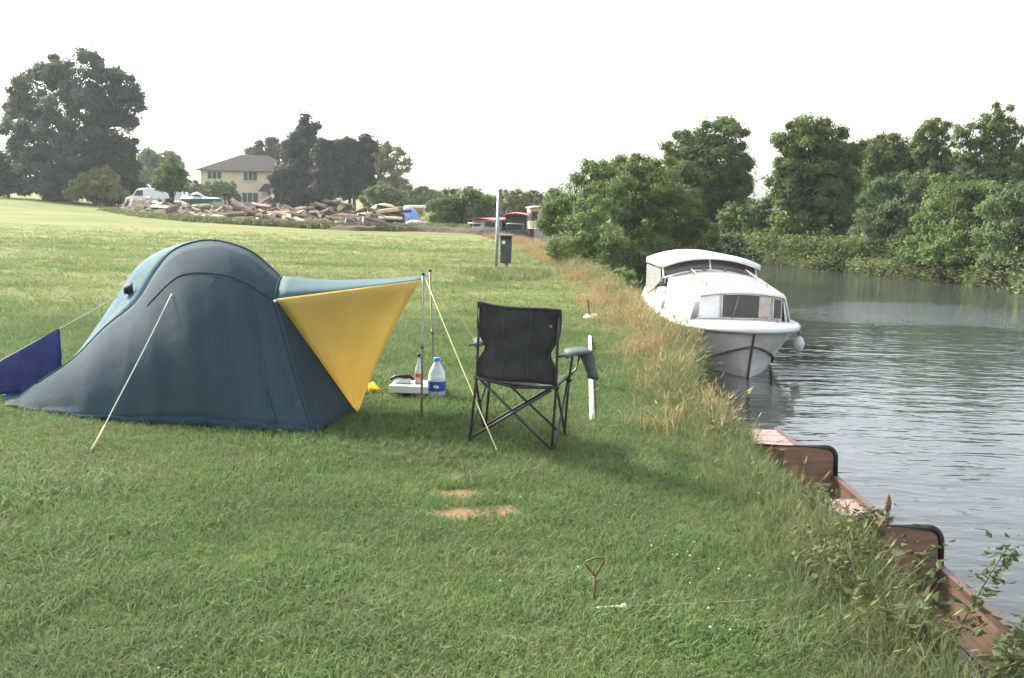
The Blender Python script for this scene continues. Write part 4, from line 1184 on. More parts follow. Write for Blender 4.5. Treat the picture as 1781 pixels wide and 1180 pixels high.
# fender on the river side
fq = hull_pt(0.17, 0.05, 1)
fend_o = V(fq.x + 0.06, fq.y, WATER_Z)
fend = thing('fender', 'round white fender hanging on the river side of the cruiser', 'fender', fend_o)
MB().ball((0, 0, 0.36), (0.075, 0.075, 0.105), 14).build('bulb', plain('fender_white', (0.72, 0.70, 0.66), 0.5, 0.06), fend, True)
MB().tube([V(0, 0, 0.48), V(0, 0, 0.53)], 0.02, 8).build('eye', M_STEEL, fend, True)
MB().tube([V(0, 0, 0.52), V(-0.08, 0, fq.z - WATER_Z + 0.03)], 0.006, 6).build('lanyard', M_ROPE, fend, True)
# mooring line from the cruiser's stern to the bank
ml = [V(2.15, 16.5, 0.12), V(1.7, 16.9, 0.05), V(1.2, 17.4, 0.04)]
mo = MB().tube(ml, 0.008, 6).build('mooring_rope', M_OLDROPE, None, True)
tag(mo, 'short mooring rope from the cruiser stern to the bank', 'rope')

# ------------------------------------------------------------------ punt below the near bank
def wood_mat(name, a, b, rough=0.45, stretch=(9.0, 0.7, 9.0)):
    m, t, out = nt(name)
    p = t.nodes.new('ShaderNodeBsdfPrincipled'); p.inputs['Roughness'].default_value = rough
    g = noise(t, 3, 5, 'Object', stretch)
    c = ramp(t, g, [(0.3, a), (0.7, b)])
    t.links.new(c, p.inputs['Base Color']); t.links.new(bump(t, g, 0.15, 0.01), p.inputs['Normal'])
    t.links.new(p.outputs[0], out.inputs[0])
    return m
M_PW = wood_mat('punt_mahogany', (0.065, 0.038, 0.028), (0.125, 0.070, 0.050))
M_PW2 = wood_mat('punt_deck_wood', (0.24, 0.15, 0.125), (0.34, 0.225, 0.195), 0.4)
M_PW3 = wood_mat('punt_panel', (0.15, 0.075, 0.04), (0.27, 0.14, 0.08), 0.5, (1.0, 1.0, 9.0))
M_EDGE = plain('black_edging', (0.018, 0.016, 0.016), 0.5)
PX0, PX1, PY0, PY1 = 1.66, 2.36, 2.9, 8.6
pu_o = V((PX0 + PX1) / 2, 5.9, WATER_Z)
punt = thing('punt', 'brown wooden punt with two seat backs moored below the grassy bank', 'boat', pu_o)
GZ = -0.30
def px_at(y):      # slight taper to the ends
    u = (y - 5.9) / 3.0
    return 0.5 * (PX1 - PX0) * (1 - 0.10 * u * u)
ys = [PY0 + (PY1 - PY0) * k / 24 for k in range(25)]
cx = pu_o.x
def fl(y):
    u = abs(y - 5.9) / 3.0
    return WATER_Z + 0.035 + 0.13 * max(0, u - 0.72) / 0.28
for s_ in (-1, 1):
    sd = MB()
    sd.grid([[V(cx + s_ * (px_at(y) - 0.05), y, fl(y) - 0.09), V(cx + s_ * px_at(y), y, GZ), V(cx + s_ * (px_at(y) - 0.022), y, GZ), V(cx + s_ * (px_at(y) - 0.07), y, fl(y))] for y in ys])
    so = sd.build('side_board', M_PW, punt, False, pu_o)
    MB().grid([[V(cx + s_ * (px_at(y) + 0.012), y, GZ - 0.02), V(cx + s_ * (px_at(y) + 0.012), y, GZ + 0.014), V(cx + s_ * (px_at(y) - 0.035), y, GZ + 0.014), V(cx + s_ * (px_at(y) - 0.035), y, GZ - 0.02)] for y in ys], closed=True).build('gunwale', M_PW, so, False, pu_o)
n_b = 6
for k in range(n_b):
    w0, w1 = -1 + 2 * k / n_b + 0.02, -1 + 2 * (k + 1) / n_b - 0.02
    fb = MB()
    fb.grid([[V(cx + w * (px_at(y) - 0.07), y, fl(y)) for w in (w0, w1)] for y in ys])
    fb.build('floor_board', M_PW, punt, False, pu_o, solid=0.012)
def deck(y0, y1, name):
    nd = 4
    for k in range(nd):
        a, b = y0 + (y1 - y0) * k / nd + 0.006, y0 + (y1 - y0) * (k + 1) / nd - 0.006
        MB().box((cx, (a + b) / 2, GZ + 0.005), (2 * px_at((a + b) / 2) - 0.08, b - a, 0.02)).build(name, M_PW2, punt, False, pu_o, bevel=0.004)
deck(7.6, 8.5, 'deck_plank')
deck(2.92, 3.4, 'deck_plank')
MB().box((cx, 6.38, GZ - 0.03), (2 * px_at(6.1) - 0.06, 0.36, 0.022)).build('thwart', M_PW2, punt, False, pu_o, bevel=0.005)
MB().box((cx, 6.22, GZ - 0.10), (2 * px_at(6.1) - 0.16, 0.02, 0.11)).build('thwart_panel', M_PW, punt, False, pu_o)
def seat_back(y, lean):
    """panel with rounded top corners and dark edging"""
    hw = px_at(y) - 0.005
    out = []
    rr = 0.07
    zt, z0 = -0.09, WATER_Z + 0.06
    for k in range(7):
        a = math.pi - k / 6 * math.pi / 2
        out.append((-hw + rr + rr * math.cos(a), zt - rr + rr * math.sin(a)))
    for k in range(7):
        a = math.pi / 2 - k / 6 * math.pi / 2
        out.append((hw - rr + rr * math.cos(a), zt - rr + rr * math.sin(a)))
    out = [(-hw, GZ), *out, (hw, GZ), (hw - 0.09, z0), (-hw + 0.09, z0)]
    f = lambda x, z: V(cx + x, y + lean * (z - z0), z)
    b = MB().prism([f(x, z) for x, z in out], (0, 0.018, 0)).build('seat_back', M_PW3, punt, False, pu_o)
    e = [f(x, z) + V(0, 0.009, 0) for x, z in out[:-2]]
    MB().tube(e, 0.020, 6).build('edging', M_EDGE, b, True, pu_o)
    MB().box(f(-hw * 0.2, -0.26) + V(0, -0.012, 0), (0.05, 0.02, 0.32)).build('batten', M_PW, b, False, pu_o)
    MB().ball(f(hw * 0.3, -0.2) + V(0, -0.008, 0), 0.008, 8).build('rivet', M_ALU, b, True, pu_o)
seat_back(7.02, 0.12)
seat_back(5.22, 0.12)
cu = MB().box((0, 0, 0.035), (0.30, 0.22, 0.07)).build('cushion', plain('blue_cushion', (0.06, 0.07, 0.35), 0.85, 0.15, 9), None, False, bevel=0.025)
cu.location = (2.08, 5.95, WATER_Z + 0.045)
tag(cu, 'small blue cushion on the floor of the punt', 'cushion')

# ------------------------------------------------------------------ house behind the field
M_REND = plain('cream_render', (0.68, 0.54, 0.42), 0.9, 0.06, 1.2, 0.2, 20, 0.1, dirt=(0.58, 0.47, 0.37))
M_ROOFT = plain('brown_roof_tiles', (0.040, 0.033, 0.032), 0.85, 0.25, 2.0, 0.6, 5, 0.1)
M_FRAME = plain('white_frame', (0.62, 0.60, 0.56), 0.5, 0.05)
M_PANE = glass_mat('house_pane', (0.07, 0.075, 0.085))
M_DOOR = plain('dark_door', (0.05, 0.035, 0.03), 0.5)
M_BRICK = plain('brick_red', (0.30, 0.14, 0.09), 0.9, 0.25, 3, 0.4, 10)
HY = 132.0
hs_ = HY / FPX
hl, hr = P(349, 340, HY).x, P(500, 340, HY).x
h_o = V((hl + hr) / 2, HY, 0)
house = thing('house', 'cream two storey house with hipped brown roof behind the log heaps', 'house', h_o)
def HX(px): return P(px, 320, HY).x - h_o.x
def HZ(px, py): return P(px, py, HY).z
we, ez = (hr - hl) / 2, HZ(410, 297)
wl_ = MB().box((0, 4.0, ez / 2), (2 * we, 8.0, ez)).build('wall', M_REND, house)
ro_ = MB()
e = 0.5
rz = HZ(440, 268)
ro_.add([V(-we - e, -e, ez), V(we + e, -e, ez), V(we + e, 8 + e, ez), V(-we - e, 8 + e, ez), V(HX(405), 4, rz), V(we - 3.6, 4, rz)],
        [(0, 1, 5, 4), (1, 2, 5), (2, 3, 4, 5), (3, 0, 4), (0, 3, 2, 1)])
roof = ro_.build('roof', M_ROOFT, house)
MB().box((0, -e - 0.04, ez - 0.06), (2 * we + 2 * e, 0.1, 0.14)).build('gutter', plain('gutter_grey', (0.10, 0.10, 0.10), 0.5), roof)
def hwin(x0, x1, y0, y1, n):
    a, b = HX(x0), HX(x1)
    zt, z0 = HZ((x0 + x1) / 2, y0), HZ((x0 + x1) / 2, y1)
    w = MB().box(((a + b) / 2, -0.02, (zt + z0) / 2), (b - a, 0.12, zt - z0)).build('window', M_FRAME, house)
    for k in range(n):
        c0, c1 = a + (b - a) * k / n + 0.05, a + (b - a) * (k + 1) / n - 0.05
        MB().box(((c0 + c1) / 2, -0.085, (zt + z0) / 2), (c1 - c0, 0.03, zt - z0 - 0.12)).build('pane', M_PANE, w)
    MB().box(((a + b) / 2, -0.12, z0 - 0.06), (b - a + 0.2, 0.22, 0.08)).build('sill', M_FRAME, w)
hwin(361, 386, 298, 312, 3)
hwin(424, 448, 298, 315, 3)
hwin(421, 449, 335, 353, 3)
hwin(362, 385, 337, 352, 3)
# porch
pa0, pa1 = HX(455), HX(492)
pr = MB()
pz0, pz1 = HZ(470, 334), HZ(470, 320)
pr.add([V(pa0, -2.0, pz0), V(pa1, -2.0, pz0), V(pa1, 0, pz0 + 0.1), V(pa0, 0, pz0 + 0.1), V(pa0 + 0.4, 0, pz1), V(pa1 - 0.4, 0, pz1)], [(0, 1, 5, 4), (0, 4, 3), (1, 2, 5), (0, 3, 2, 1)])
porch = pr.build('porch_roof', M_ROOFT, house)
for x in (pa0 + 0.25, pa1 - 0.25):
    MB().box((x, -1.75, pz0 / 2), (0.2, 0.2, pz0)).build('porch_post', M_FRAME, porch)
dz_ = MB().box(((pa0 + pa1) / 2, -0.05, 1.05), (1.0, 0.14, 2.1)).build('door', M_DOOR, house)
MB().ball(((pa0 + pa1) / 2 + 0.35, -0.16, 1.05), 0.05).build('handle', M_ALU, dz_, True)

# ------------------------------------------------------------------ van, speedboat, caravan and dome tents in the yard
M_VAN = plain('van_white', (0.72, 0.76, 0.80), 0.35, 0.04, 1, 0, 10, 0.5, coat=0.3)
M_TYRE = plain('tyre', (0.02, 0.02, 0.02), 0.8)
vy = 86.0
v_o = V(P(268, 350, vy).x, vy, 0)
van = thing('van', 'white van parked behind the log heap facing left', 'van', v_o)
prof = [(-2.15, 0.35), (2.1, 0.35), (2.15, 1.80), (2.05, 1.98), (-0.75, 1.98), (-1.15, 1.88), (-1.55, 1.30), (-2.10, 1.12), (-2.2, 0.75)]
MB().prism([V(x, -0.85, z) for x, z in prof], (0, 1.7, 0)).build('body', M_VAN, van, False, bevel=0.06)
for y in (-0.862, 0.862):
    MB().prism([V(x, y, z) for x, z in [(-1.42, 1.32), (-0.62, 1.32), (-0.62, 1.78), (-1.12, 1.78)]], (0, 0.01, 0)).build('side_window', M_PANE, van)
MB().prism([V(-1.57, -0.7, 1.34), V(-1.57, 0.7, 1.34), V(-1.20, 0.66, 1.83), V(-1.20, -0.66, 1.83)], (-0.02, 0, 0.015)).build('windscreen', M_PANE, van)
for x in (-1.4, 1.35):
    for y in (-0.80, 0.80):
        w = MB().tube([V(x, y - 0.1, 0.33), V(x, y + 0.1, 0.33)], 0.33, 16).build('wheel', M_TYRE, van, True)
        MB().tube([V(x, y - 0.105, 0.33), V(x, y + 0.105, 0.33)], 0.18, 12).build('hub', M_ALU, w, True)
for y in (-0.6, 0.6):
    MB().ball((-2.17, y, 0.85), (0.05, 0.14, 0.1)).build('headlight', M_ALU, van, True)
sb_y = 84.0
sb_o = V(P(352, 350, sb_y).x, sb_y, 0)
sp = thing('speedboat', 'blue and white motor boat on a trailer behind the logs', 'boat', sb_o)
rw = []
for k in range(13):
    u = k / 12
    x = -1.6 + 3.2 * u
    hw = 0.75 * (1 - max(0, (u - 0.45) / 0.55) ** 2.2)
    rw.append([V(x, hw * w, 1.15 + 0.12 * u - 0.5 * (1 - abs(w)) * (1 - 0.5 * u)) for w in (-1, -0.85, -0.5, 0, 0.5, 0.85, 1)])
MB().grid(rw).build('hull', plain('boat_blue', (0.10, 0.20, 0.36), 0.4), sp, True, solid=0.02)
MB().grid([[V(-1.6 + 3.2 * k / 12, 0.76 * w * (1 - max(0, (k / 12 - 0.45) / 0.55) ** 2.2), 1.17 + 0.12 * k / 12 + 0.22 * (1 - w * w) * (1 - (k / 12) ** 2)) for w in (-1, -0.6, -0.2, 0.2, 0.6, 1)] for k in range(13)]).build('deck', plain('boat_white', (0.66, 0.70, 0.74), 0.4), sp, True)
MB().grid([[V(-0.9 + 1.0 * k / 6, 0.5 * w, 1.35 + 0.42 * math.sin(math.pi * (0.15 + 0.8 * k / 6)) * (1 - 0.4 * w * w)) for w in (-1, -0.5, 0, 0.5, 1)] for k in range(7)]).build('canopy', plain('boat_canopy', (0.40, 0.44, 0.42), 0.6), sp, True)
tr_ = MB().box((0, 0, 0.5), (3.4, 0.12, 0.1)).build('trailer_frame', M_STEEL, sp)
for y in (-0.7, 0.7):
    MB().tube([V(-0.4, y - 0.08, 0.28), V(-0.4, y + 0.08, 0.28)], 0.28, 14).build('wheel', M_TYRE, tr_, True)
MB().box((-0.4, 0, 0.4), (0.1, 1.3, 0.08)).build('axle', M_STEEL, tr_)
for x in (-1.0, 0.8):
    MB().box((x, 0, 0.68), (0.1, 0.5, 0.30)).build('cradle', M_STEEL, tr_)

def narrowboat(name, label, px, Yd, hullm, cabm, roofm, h=0.95, length=7.0, wid=0.75, rot=82):
    """small river boat lying end on: hull, cabin with windows, coloured roof"""
    o = V(P(px, 400, Yd).x, Yd + length * 0.45, WATER_Z)
    n = thing(name, label, 'boat', o, R(rot))
    hw = length / 2
    o1 = [V(-hw, -wid * 0.55, 0), V(-hw + 0.6, -wid, 0), V(hw - 1.0, -wid, 0), V(hw, 0, 0), V(hw - 1.0, wid, 0), V(-hw + 0.6, wid, 0), V(-hw, wid * 0.55, 0)]
    MB().prism([p - V(0, 0, 0.3) for p in o1], (0, 0, 0.95)).build('hull', hullm, n)
    MB().box((0.3, 0, 0.65 + h / 2), (length - 2.2, 2 * wid - 0.3, h), top=0.97).build('cabin', cabm, n)
    rows_ = [[V(x, wid * 0.92 * w, 0.65 + h + 0.09 * (1 - w * w)) for w in (-1, -0.5, 0, 0.5, 1)] for x in (-hw + 0.9, 0, hw - 0.7)]
    MB().grid(rows_).build('roof', roofm, n, False, solid=0.05)
    for k in range(4):
        for s_ in (-1, 1):
            MB().box((-1.6 + 1.1 * k, s_ * (wid - 0.155), 0.65 + h * 0.55), (0.6, 0.04, h * 0.42)).build('window', M_PANE, n)
    for s_ in (-1, 1):
        MB().box((-hw + 1.40, s_ * wid * 0.4, 0.65 + h * 0.6), (0.03, wid * 0.5, h * 0.45)).build('end_window', M_PANE, n)
    MB().tube([V(-hw + 0.3, -wid * 0.6, 0.65), V(-hw + 0.3, -wid * 0.6, 1.0), V(-hw + 0.3, wid * 0.6, 1.0), V(-hw + 0.3, wid * 0.6, 0.65)], 0.03, 6).build('rail', M_ALU, n, True)
    return n
M_RED = plain('red_paint', (0.55, 0.06, 0.05), 0.45, 0.12)
M_BLUE = plain('blue_paint', (0.16, 0.22, 0.52), 0.45, 0.1)
M_NAVY = plain('dark_boat_paint', (0.05, 0.05, 0.07), 0.5)
M_CREAM = plain('cream_paint', (0.74, 0.68, 0.52), 0.5)
narrowboat('narrowboat', 'boat with red roof and blue and white end left of the bin', 851, 50.5, M_BLUE, M_WHITE, M_RED, 0.5, 6.0, 0.72, 76)
narrowboat('narrowboat', 'dark hulled boat with red awning behind the litter bin', 899, 52.0, M_NAVY, M_NAVY, M_RED, 0.78, 6.5, 0.70, 88)
narrowboat('river_boat', 'cream topped boat half hidden by the bank bushes', 938, 57.0, M_CREAM, M_CREAM, M_CREAM, 1.15, 6.0, 0.75, 92)
# caravan, canopy boat, dome tents right of the logs
def dome(name, label, px, py, Yd, rx, rz_, mat, cat='tent'):
    q = P(px, py, Yd)
    t_ = thing(name, label, cat, V(q.x, Yd, 0))
    rows_ = []
    for i in range(9):
        a = math.pi * i / 8
        rows_.append([V(rx * math.cos(a), 1.0 * w * max(0.15, math.sin(a)), 0.02 + rz_ * math.sin(a) * (1 - abs(w) ** 2.5)) for w in (-1, -0.7, -0.35, 0, 0.35, 0.7, 1)])
    MB().grid(rows_).build('flysheet', mat, t_, True, solid=0.02)
    MB().add([V(-rx * 0.22, -0.72, 0.03), V(rx * 0.22, -0.72, 0.03), V(0, -0.45, rz_ * 0.72)], [(0, 1, 2)]).build('door_flap', M_DARK, t_, False, solid=0.02)
    return t_
dome('dome_tent', 'small orange and green dome tent at the right end of the logs', 668, 385, 66, 1.35, 1.3, plain('tent_yellow_green', (0.40, 0.36, 0.16), 0.7, 0.5, 0.7))
dome('blue_tent', 'small blue and white dome tent on the bank beyond the field', 708, 388, 64, 0.85, 1.15, plain('tent_blue', (0.22, 0.32, 0.70), 0.6, 0.2, 1.2))
cv = P(722, 385, 80)
car = thing('trailer', 'low trailer with cream cover half hidden by bushes beyond the field', 'trailer', V(cv.x, 80, 0))
MB().box((0, 0, 0.62), (1.5, 1.8, 0.6), top=0.97).build('body', plain('caravan_ochre', (0.42, 0.30, 0.14), 0.6, 0.2), car, bevel=0.08)
MB().box((0, 0, 1.04), (1.6, 1.9, 0.22)).build('cover', M_CREAM, car, bevel=0.06)
for x in (-0.4, 0.4):
    MB().box((x, -0.90, 0.65), (0.5, 0.04, 0.3)).build('side_panel', M_PANE, car)
MB().tube([V(0, -0.9, 0.3), V(0, -0.75, 0.3)], 0.3, 14).build('wheel', M_TYRE, car, True)
MB().tube([V(0, 0.9, 0.3), V(0, 0.75, 0.3)], 0.3, 14).build('wheel', M_TYRE, car, True)
db = P(722, 392, 62)
ding = thing('dinghy', 'white upturned dinghy on the grass beside the blue tent', 'boat', V(db.x, 62, 0.02))
MB().grid([[V(-0.7 + 1.4 * k / 8, 0.4 * w * (1 - (abs(k / 4 - 1)) ** 3), 0.36 * (1 - w * w) * (1 - (abs(k / 4 - 1)) ** 3)) for w in (-1, -0.6, -0.2, 0.2, 0.6, 1)] for k in range(9)]).build('hull', M_WHITE, ding, True, solid=0.02)
MB().box((0, 0, 0.35), (1.2, 0.05, 0.05)).build('keel', M_PW, ding)

# ------------------------------------------------------------------ log heaps along the field edge
M_LOG = plain('log_bark', (0.145, 0.112, 0.095), 0.95, 0.35, 3, 0.6, 14, 0.1)
M_LOGD = plain('log_bark_grey', (0.12, 0.105, 0.095), 0.95, 0.35, 3, 0.6, 14, 0.1)
M_CUT = plain('fresh_cut_wood', (0.62, 0.50, 0.36), 0.9, 0.2, 6, 0.2, 20, 0.1)
M_CUTR = plain('weathered_cut_wood', (0.36, 0.255, 0.205), 0.9, 0.25, 6, 0.2, 20, 0.1)
def log_mesh(n_side, r, length, bark, cut, seed, split=False):
    rng = random.Random(seed)
    mb = MB()
    jit = [1 + rng.uniform(-0.16, 0.16) for _ in range(n_side)]
    rows_ = []
    for k in range(3):
        x = -length / 2 + length * k / 2
        bend = 0.06 * length * rng.uniform(-1, 1) if k == 1 else 0
        rows_.append([V(x, r * jit[j] * math.cos(2 * math.pi * j / n_side) * (1 - 0.07 * k) + bend, (r * jit[j] * math.sin(2 * math.pi * j / n_side) * (1 - 0.07 * k)) * (0.62 if split and math.sin(2 * math.pi * j / n_side) > 0 else 1)) for j in range(n_side)])
    mb.grid(rows_, closed=True, m=0)
    if split:
        for q in range(len(mb.f)):
            if q % n_side < n_side // 2: mb.mi[q] = 1
    o = len(mb.v)
    mb.f.append(tuple(reversed(range(n_side)))); mb.mi.append(1)
    mb.f.append(tuple(range(2 * n_side, 3 * n_side))); mb.mi.append(1)
    ob = mb.build('log', [bark, cut], None, False)
    me = ob.data
    bpy.data.objects.remove(ob)
    return me
LM = []
for k in range(14):
    rr = random.Random(k)
    LM.append((log_mesh(9, rr.uniform(0.09, 0.18), rr.uniform(0.7, 2.1), rr.choice([M_LOG, M_LOGD]), rr.choice([M_CUT, M_CUTR]), k, k % 3 == 0)))
LSHORT = [log_mesh(9, random.Random(k).uniform(0.12, 0.21), random.Random(k + 50).uniform(0.35, 0.6), M_LOG, M_CUT, k, True) for k in range(5)]
line = [G(184, 368), G(262, 379), G(340, 386), G(430, 392), G(520, 396), G(600, 400), G(685, 402)]
def on_line(u):
    f = u * (len(line) - 1); i = min(int(f), len(line) - 2)
    p = line[i].lerp(line[i + 1], f - i); d = (line[i + 1] - line[i]).normalized()
    return p, d
rl = random.Random(5)
nlog = 0
heights = {}
for k in range(300):
    u = rl.random()
    if 0.155 < u < 0.2 and rl.random() < 0.7: continue
    p, d = on_line(u)
    n = V(-d.y, d.x, 0)
    if n.y < 0: n = -n
    back = rl.random() ** 0.8 * 3.0 + 0.3
    env = (0.95 if u < 0.17 else 0.85 + 0.25 * math.sin(u * 21) + 0.15 * math.sin(u * 47)) * (1.0 if u < 0.8 else 0.9)
    z = min(back / 2.2, 1.0) * max(0.35, env) * rl.uniform(0.25, 1.05)
    z += float(ground_z(p.x, p.y + back))
    short = rl.random() < (0.55 if u < 0.17 else 0.22)
    me = rl.choice(LSHORT if short else LM)
    where = ('in the heap left of the small tree' if u < 0.2 else 'in the heap below the blue motor boat' if u < 0.40 else 'in the heap in front of the cream house' if u < 0.6 else 'in the heap below the black conifers' if u < 0.84 else 'at the right end of the heaps')
    top_l = 'upper' if z > 0.62 else 'lower'
    lab = (top_l + ' short split log ' if short else top_l + ' long weathered log ') + where
    grp = 'short split logs in the heaps' if short else 'long logs in the heaps'
    o = bpy.data.objects.new('log', me)
    COL.objects.link(o)
    o.location = p + n * back + V(0, 0, z - p.z + 0.12)
    ang = math.atan2(d.y, d.x) + rl.gauss(0, 0.28 if not short else 1.0)
    o.rotation_euler = (rl.uniform(0, 6.28), rl.gauss(0, 0.16), ang)
    tag(o, lab, 'log', grp)
    nlog += 1
# earth and brash under the heaps
hp = MB()
rows_ = []
for k in range(60):
    u = k / 59
    p, d = on_line(u)
    n = V(-d.y, d.x, 0)
    if n.y < 0: n = -n
    h = 0.55 * (0.8 + 0.35 * math.sin(u * 21) + 0.2 * math.sin(u * 60)) * min(1, u * 30, (1 - u) * 30)
    rows_.append([p + n * b + V(0, 0, z * h + rl.uniform(-0.03, 0.05) - 0.05) for b, z in ((-0.1, 0), (0.5, 0.45), (1.2, 0.9), (2.2, 1.3), (3.2, 1.2), (4.4, 0.0))])
hb = hp.grid(rows_).build('earth_bank', plain('brash_earth', (0.065, 0.055, 0.035), 0.95, 0.5, 1.5, 0.8, 6, 0.1), None, False)
tag(hb, kind='structure')
# dark low bank from the logs to the narrowboats
rows_ = []
for k in range(40):
    u = k / 39
    p = G(560 + 325 * u, 399.5 + 8.5 * u + 1.2 * math.sin(u * 9))
    s_ = min(1, u * 12, (1 - u) * 12)
    rows_.append([p + V(0, b, z * s_ * (0.85 + 0.3 * rl.random()) - 0.03) for b, z in ((-0.2, 0), (0.15, 0.2), (0.7, 0.30), (1.5, 0.22), (2.2, 0.0))])
db_ = MB().grid(rows_).build('ditch_bank', plain('ditch_earth', (0.085, 0.065, 0.05), 0.95, 0.4, 1.5, 0.8, 6, 0.1), None, False)
tag(db_, kind='structure')

# ------------------------------------------------------------------ grass, reeds and weeds
def grass_mat(name, cols, dry, trans=0.35, patch=0.7, swathe=None):
    m, t, out = nt(name)
    g = t.nodes.new('ShaderNodeNewGeometry')
    oi = t.nodes.new('ShaderNodeObjectInfo')
    c = ramp(t, g.outputs['Random Per Island'], [(k / (len(cols) - 1), q) for k, q in enumerate(cols)])
    n = noise(t, 1.1, 6, 'Position', None, 0.7)
    c = mix(t, ramp(t, n, [(0.40, (0, 0, 0)), (0.62, (patch, patch, patch))]), c, dry)
    n5 = noise(t, 0.45, 4, 'Position')
    c = mix(t, ramp(t, n5, [(0.35, (0.45, 0.45, 0.45)), (0.6, (0, 0, 0))]), c, tuple(0.75 * q for q in cols[0]))
    c = mix(t, ramp(t, oi.outputs['Random'], [(0.0, (0, 0, 0)), (1.0, (0.35, 0.35, 0.35))]), c, tuple(0.8 * q for q in cols[0]))
    if swathe:
        n6 = noise(t, 0.22, 4, 'Position', (0.5, 3.0, 1.0))
        c = mix(t, ramp(t, n6, [(0.43, (0, 0, 0)), (0.57, (0.6, 0.6, 0.6))]), c, swathe)
    d = t.nodes.new('ShaderNodeBsdfPrincipled'); d.inputs['Roughness'].default_value = 0.65; d.inputs['Specular IOR Level'].default_value = 0.12
    t.links.new(c, d.inputs['Base Color'])
    tr = t.nodes.new('ShaderNodeBsdfTranslucent'); t.links.new(c, tr.inputs['Color'])
    mx = t.nodes.new('ShaderNodeMixShader'); mx.inputs[0].default_value = trans
    t.links.new(d.outputs[0], mx.inputs[1]); t.links.new(tr.outputs[0], mx.inputs[2])
    t.links.new(mx.outputs[0], out.inputs[0])
    return m
M_LAWN = grass_mat('lawn_blades', [(0.078, 0.155, 0.050), (0.128, 0.240, 0.075), (0.180, 0.29, 0.092), (0.31, 0.33, 0.16)], (0.23, 0.225, 0.125), 0.35, 0.5)
M_LAWNF = grass_mat('field_blades', [(0.128, 0.192, 0.064), (0.204, 0.269, 0.096), (0.281, 0.315, 0.135), (0.357, 0.369, 0.191)], (0.319, 0.331, 0.167), 0.35, 0.5, (0.10, 0.17, 0.052))
M_BANKG = grass_mat('bank_blades', [(0.065, 0.118, 0.044), (0.122, 0.193, 0.070), (0.202, 0.260, 0.100), (0.374, 0.353, 0.180)], (0.173, 0.185, 0.090))
M_STRAW = grass_mat('dry_blades', [(0.177, 0.156, 0.069), (0.331, 0.264, 0.124), (0.486, 0.372, 0.193), (0.574, 0.456, 0.276)], (0.442, 0.288, 0.152))
M_WEED = leaf_mat('weed_leaf', (0.036, 0.054, 0.024), (0.085, 0.105, 0.042), 0.3, 2.0)
M_WEED2 = leaf_mat('bank_weed_leaf', (0.040, 0.060, 0.024), (0.13, 0.14, 0.05), 0.3, 3.0)
def tuft_mesh(name, n, spread, h0, h1, width, lean, mat, seed, heads=0.0):
    rng = np.random.default_rng(seed)
    vs, fs = [], []
    for k in range(n):
        a = rng.uniform(0, 6.283); r_ = spread * math.sqrt(rng.random())
        p = np.array([r_ * math.cos(a), r_ * math.sin(a), -0.01])
        h = rng.uniform(h0, h1)
        la = rng.uniform(0, 6.283); ln = lean * rng.uniform(0.2, 1.3) * h
        d = np.array([math.cos(la) * ln, math.sin(la) * ln, 0])
        wa = rng.uniform(0, 6.283); w = np.array([math.cos(wa), math.sin(wa), 0]) * width * rng.uniform(0.6, 1.2) * 0.5
        q1 = p + d * 0.35 + np.array([0, 0, h * 0.6]); q2 = p + d + np.array([0, 0, h * rng.uniform(0.8, 1.0)])
        o = len(vs)
        vs += [p - w, p + w, q1 - w * 0.7, q1 + w * 0.7, q2]
        fs += [(o, o + 1, o + 3, o + 2), (o + 2, o + 3, o + 4)]
        if rng.random() < heads:
            o = len(vs); u = q2 - q1; u /= np.linalg.norm(u) + 1e-9
            vs += [q2 - u * 0.03, q2 + w * 2.2, q2 + u * 0.05, q2 - w * 2.2]
            fs += [(o, o + 1, o + 2, o + 3)]
    me = bpy.data.meshes.new(name)
    me.from_pydata([tuple(v) for v in vs], [], fs)
    me.materials.append(mat)
    return bpy.data.objects.new(name, me)
def leafy_mesh(name, n, spread, h, size, mat, seed):
    rng = np.random.default_rng(seed)
    c = rng.uniform(-1, 1, (n, 3)) * np.array([spread, spread, h / 2]) + np.array([0, 0, h / 2])
    v, f = leaf_cloud(c, np.tile([0, 0, 1.0], (n, 1)), size, 0.1, rng, 0.6)
    me = bpy.data.meshes.new(name)
    me.from_pydata([tuple(q) for q in v], [], [tuple(q) for q in f])
    me.materials.append(mat)
    return bpy.data.objects.new(name, me)
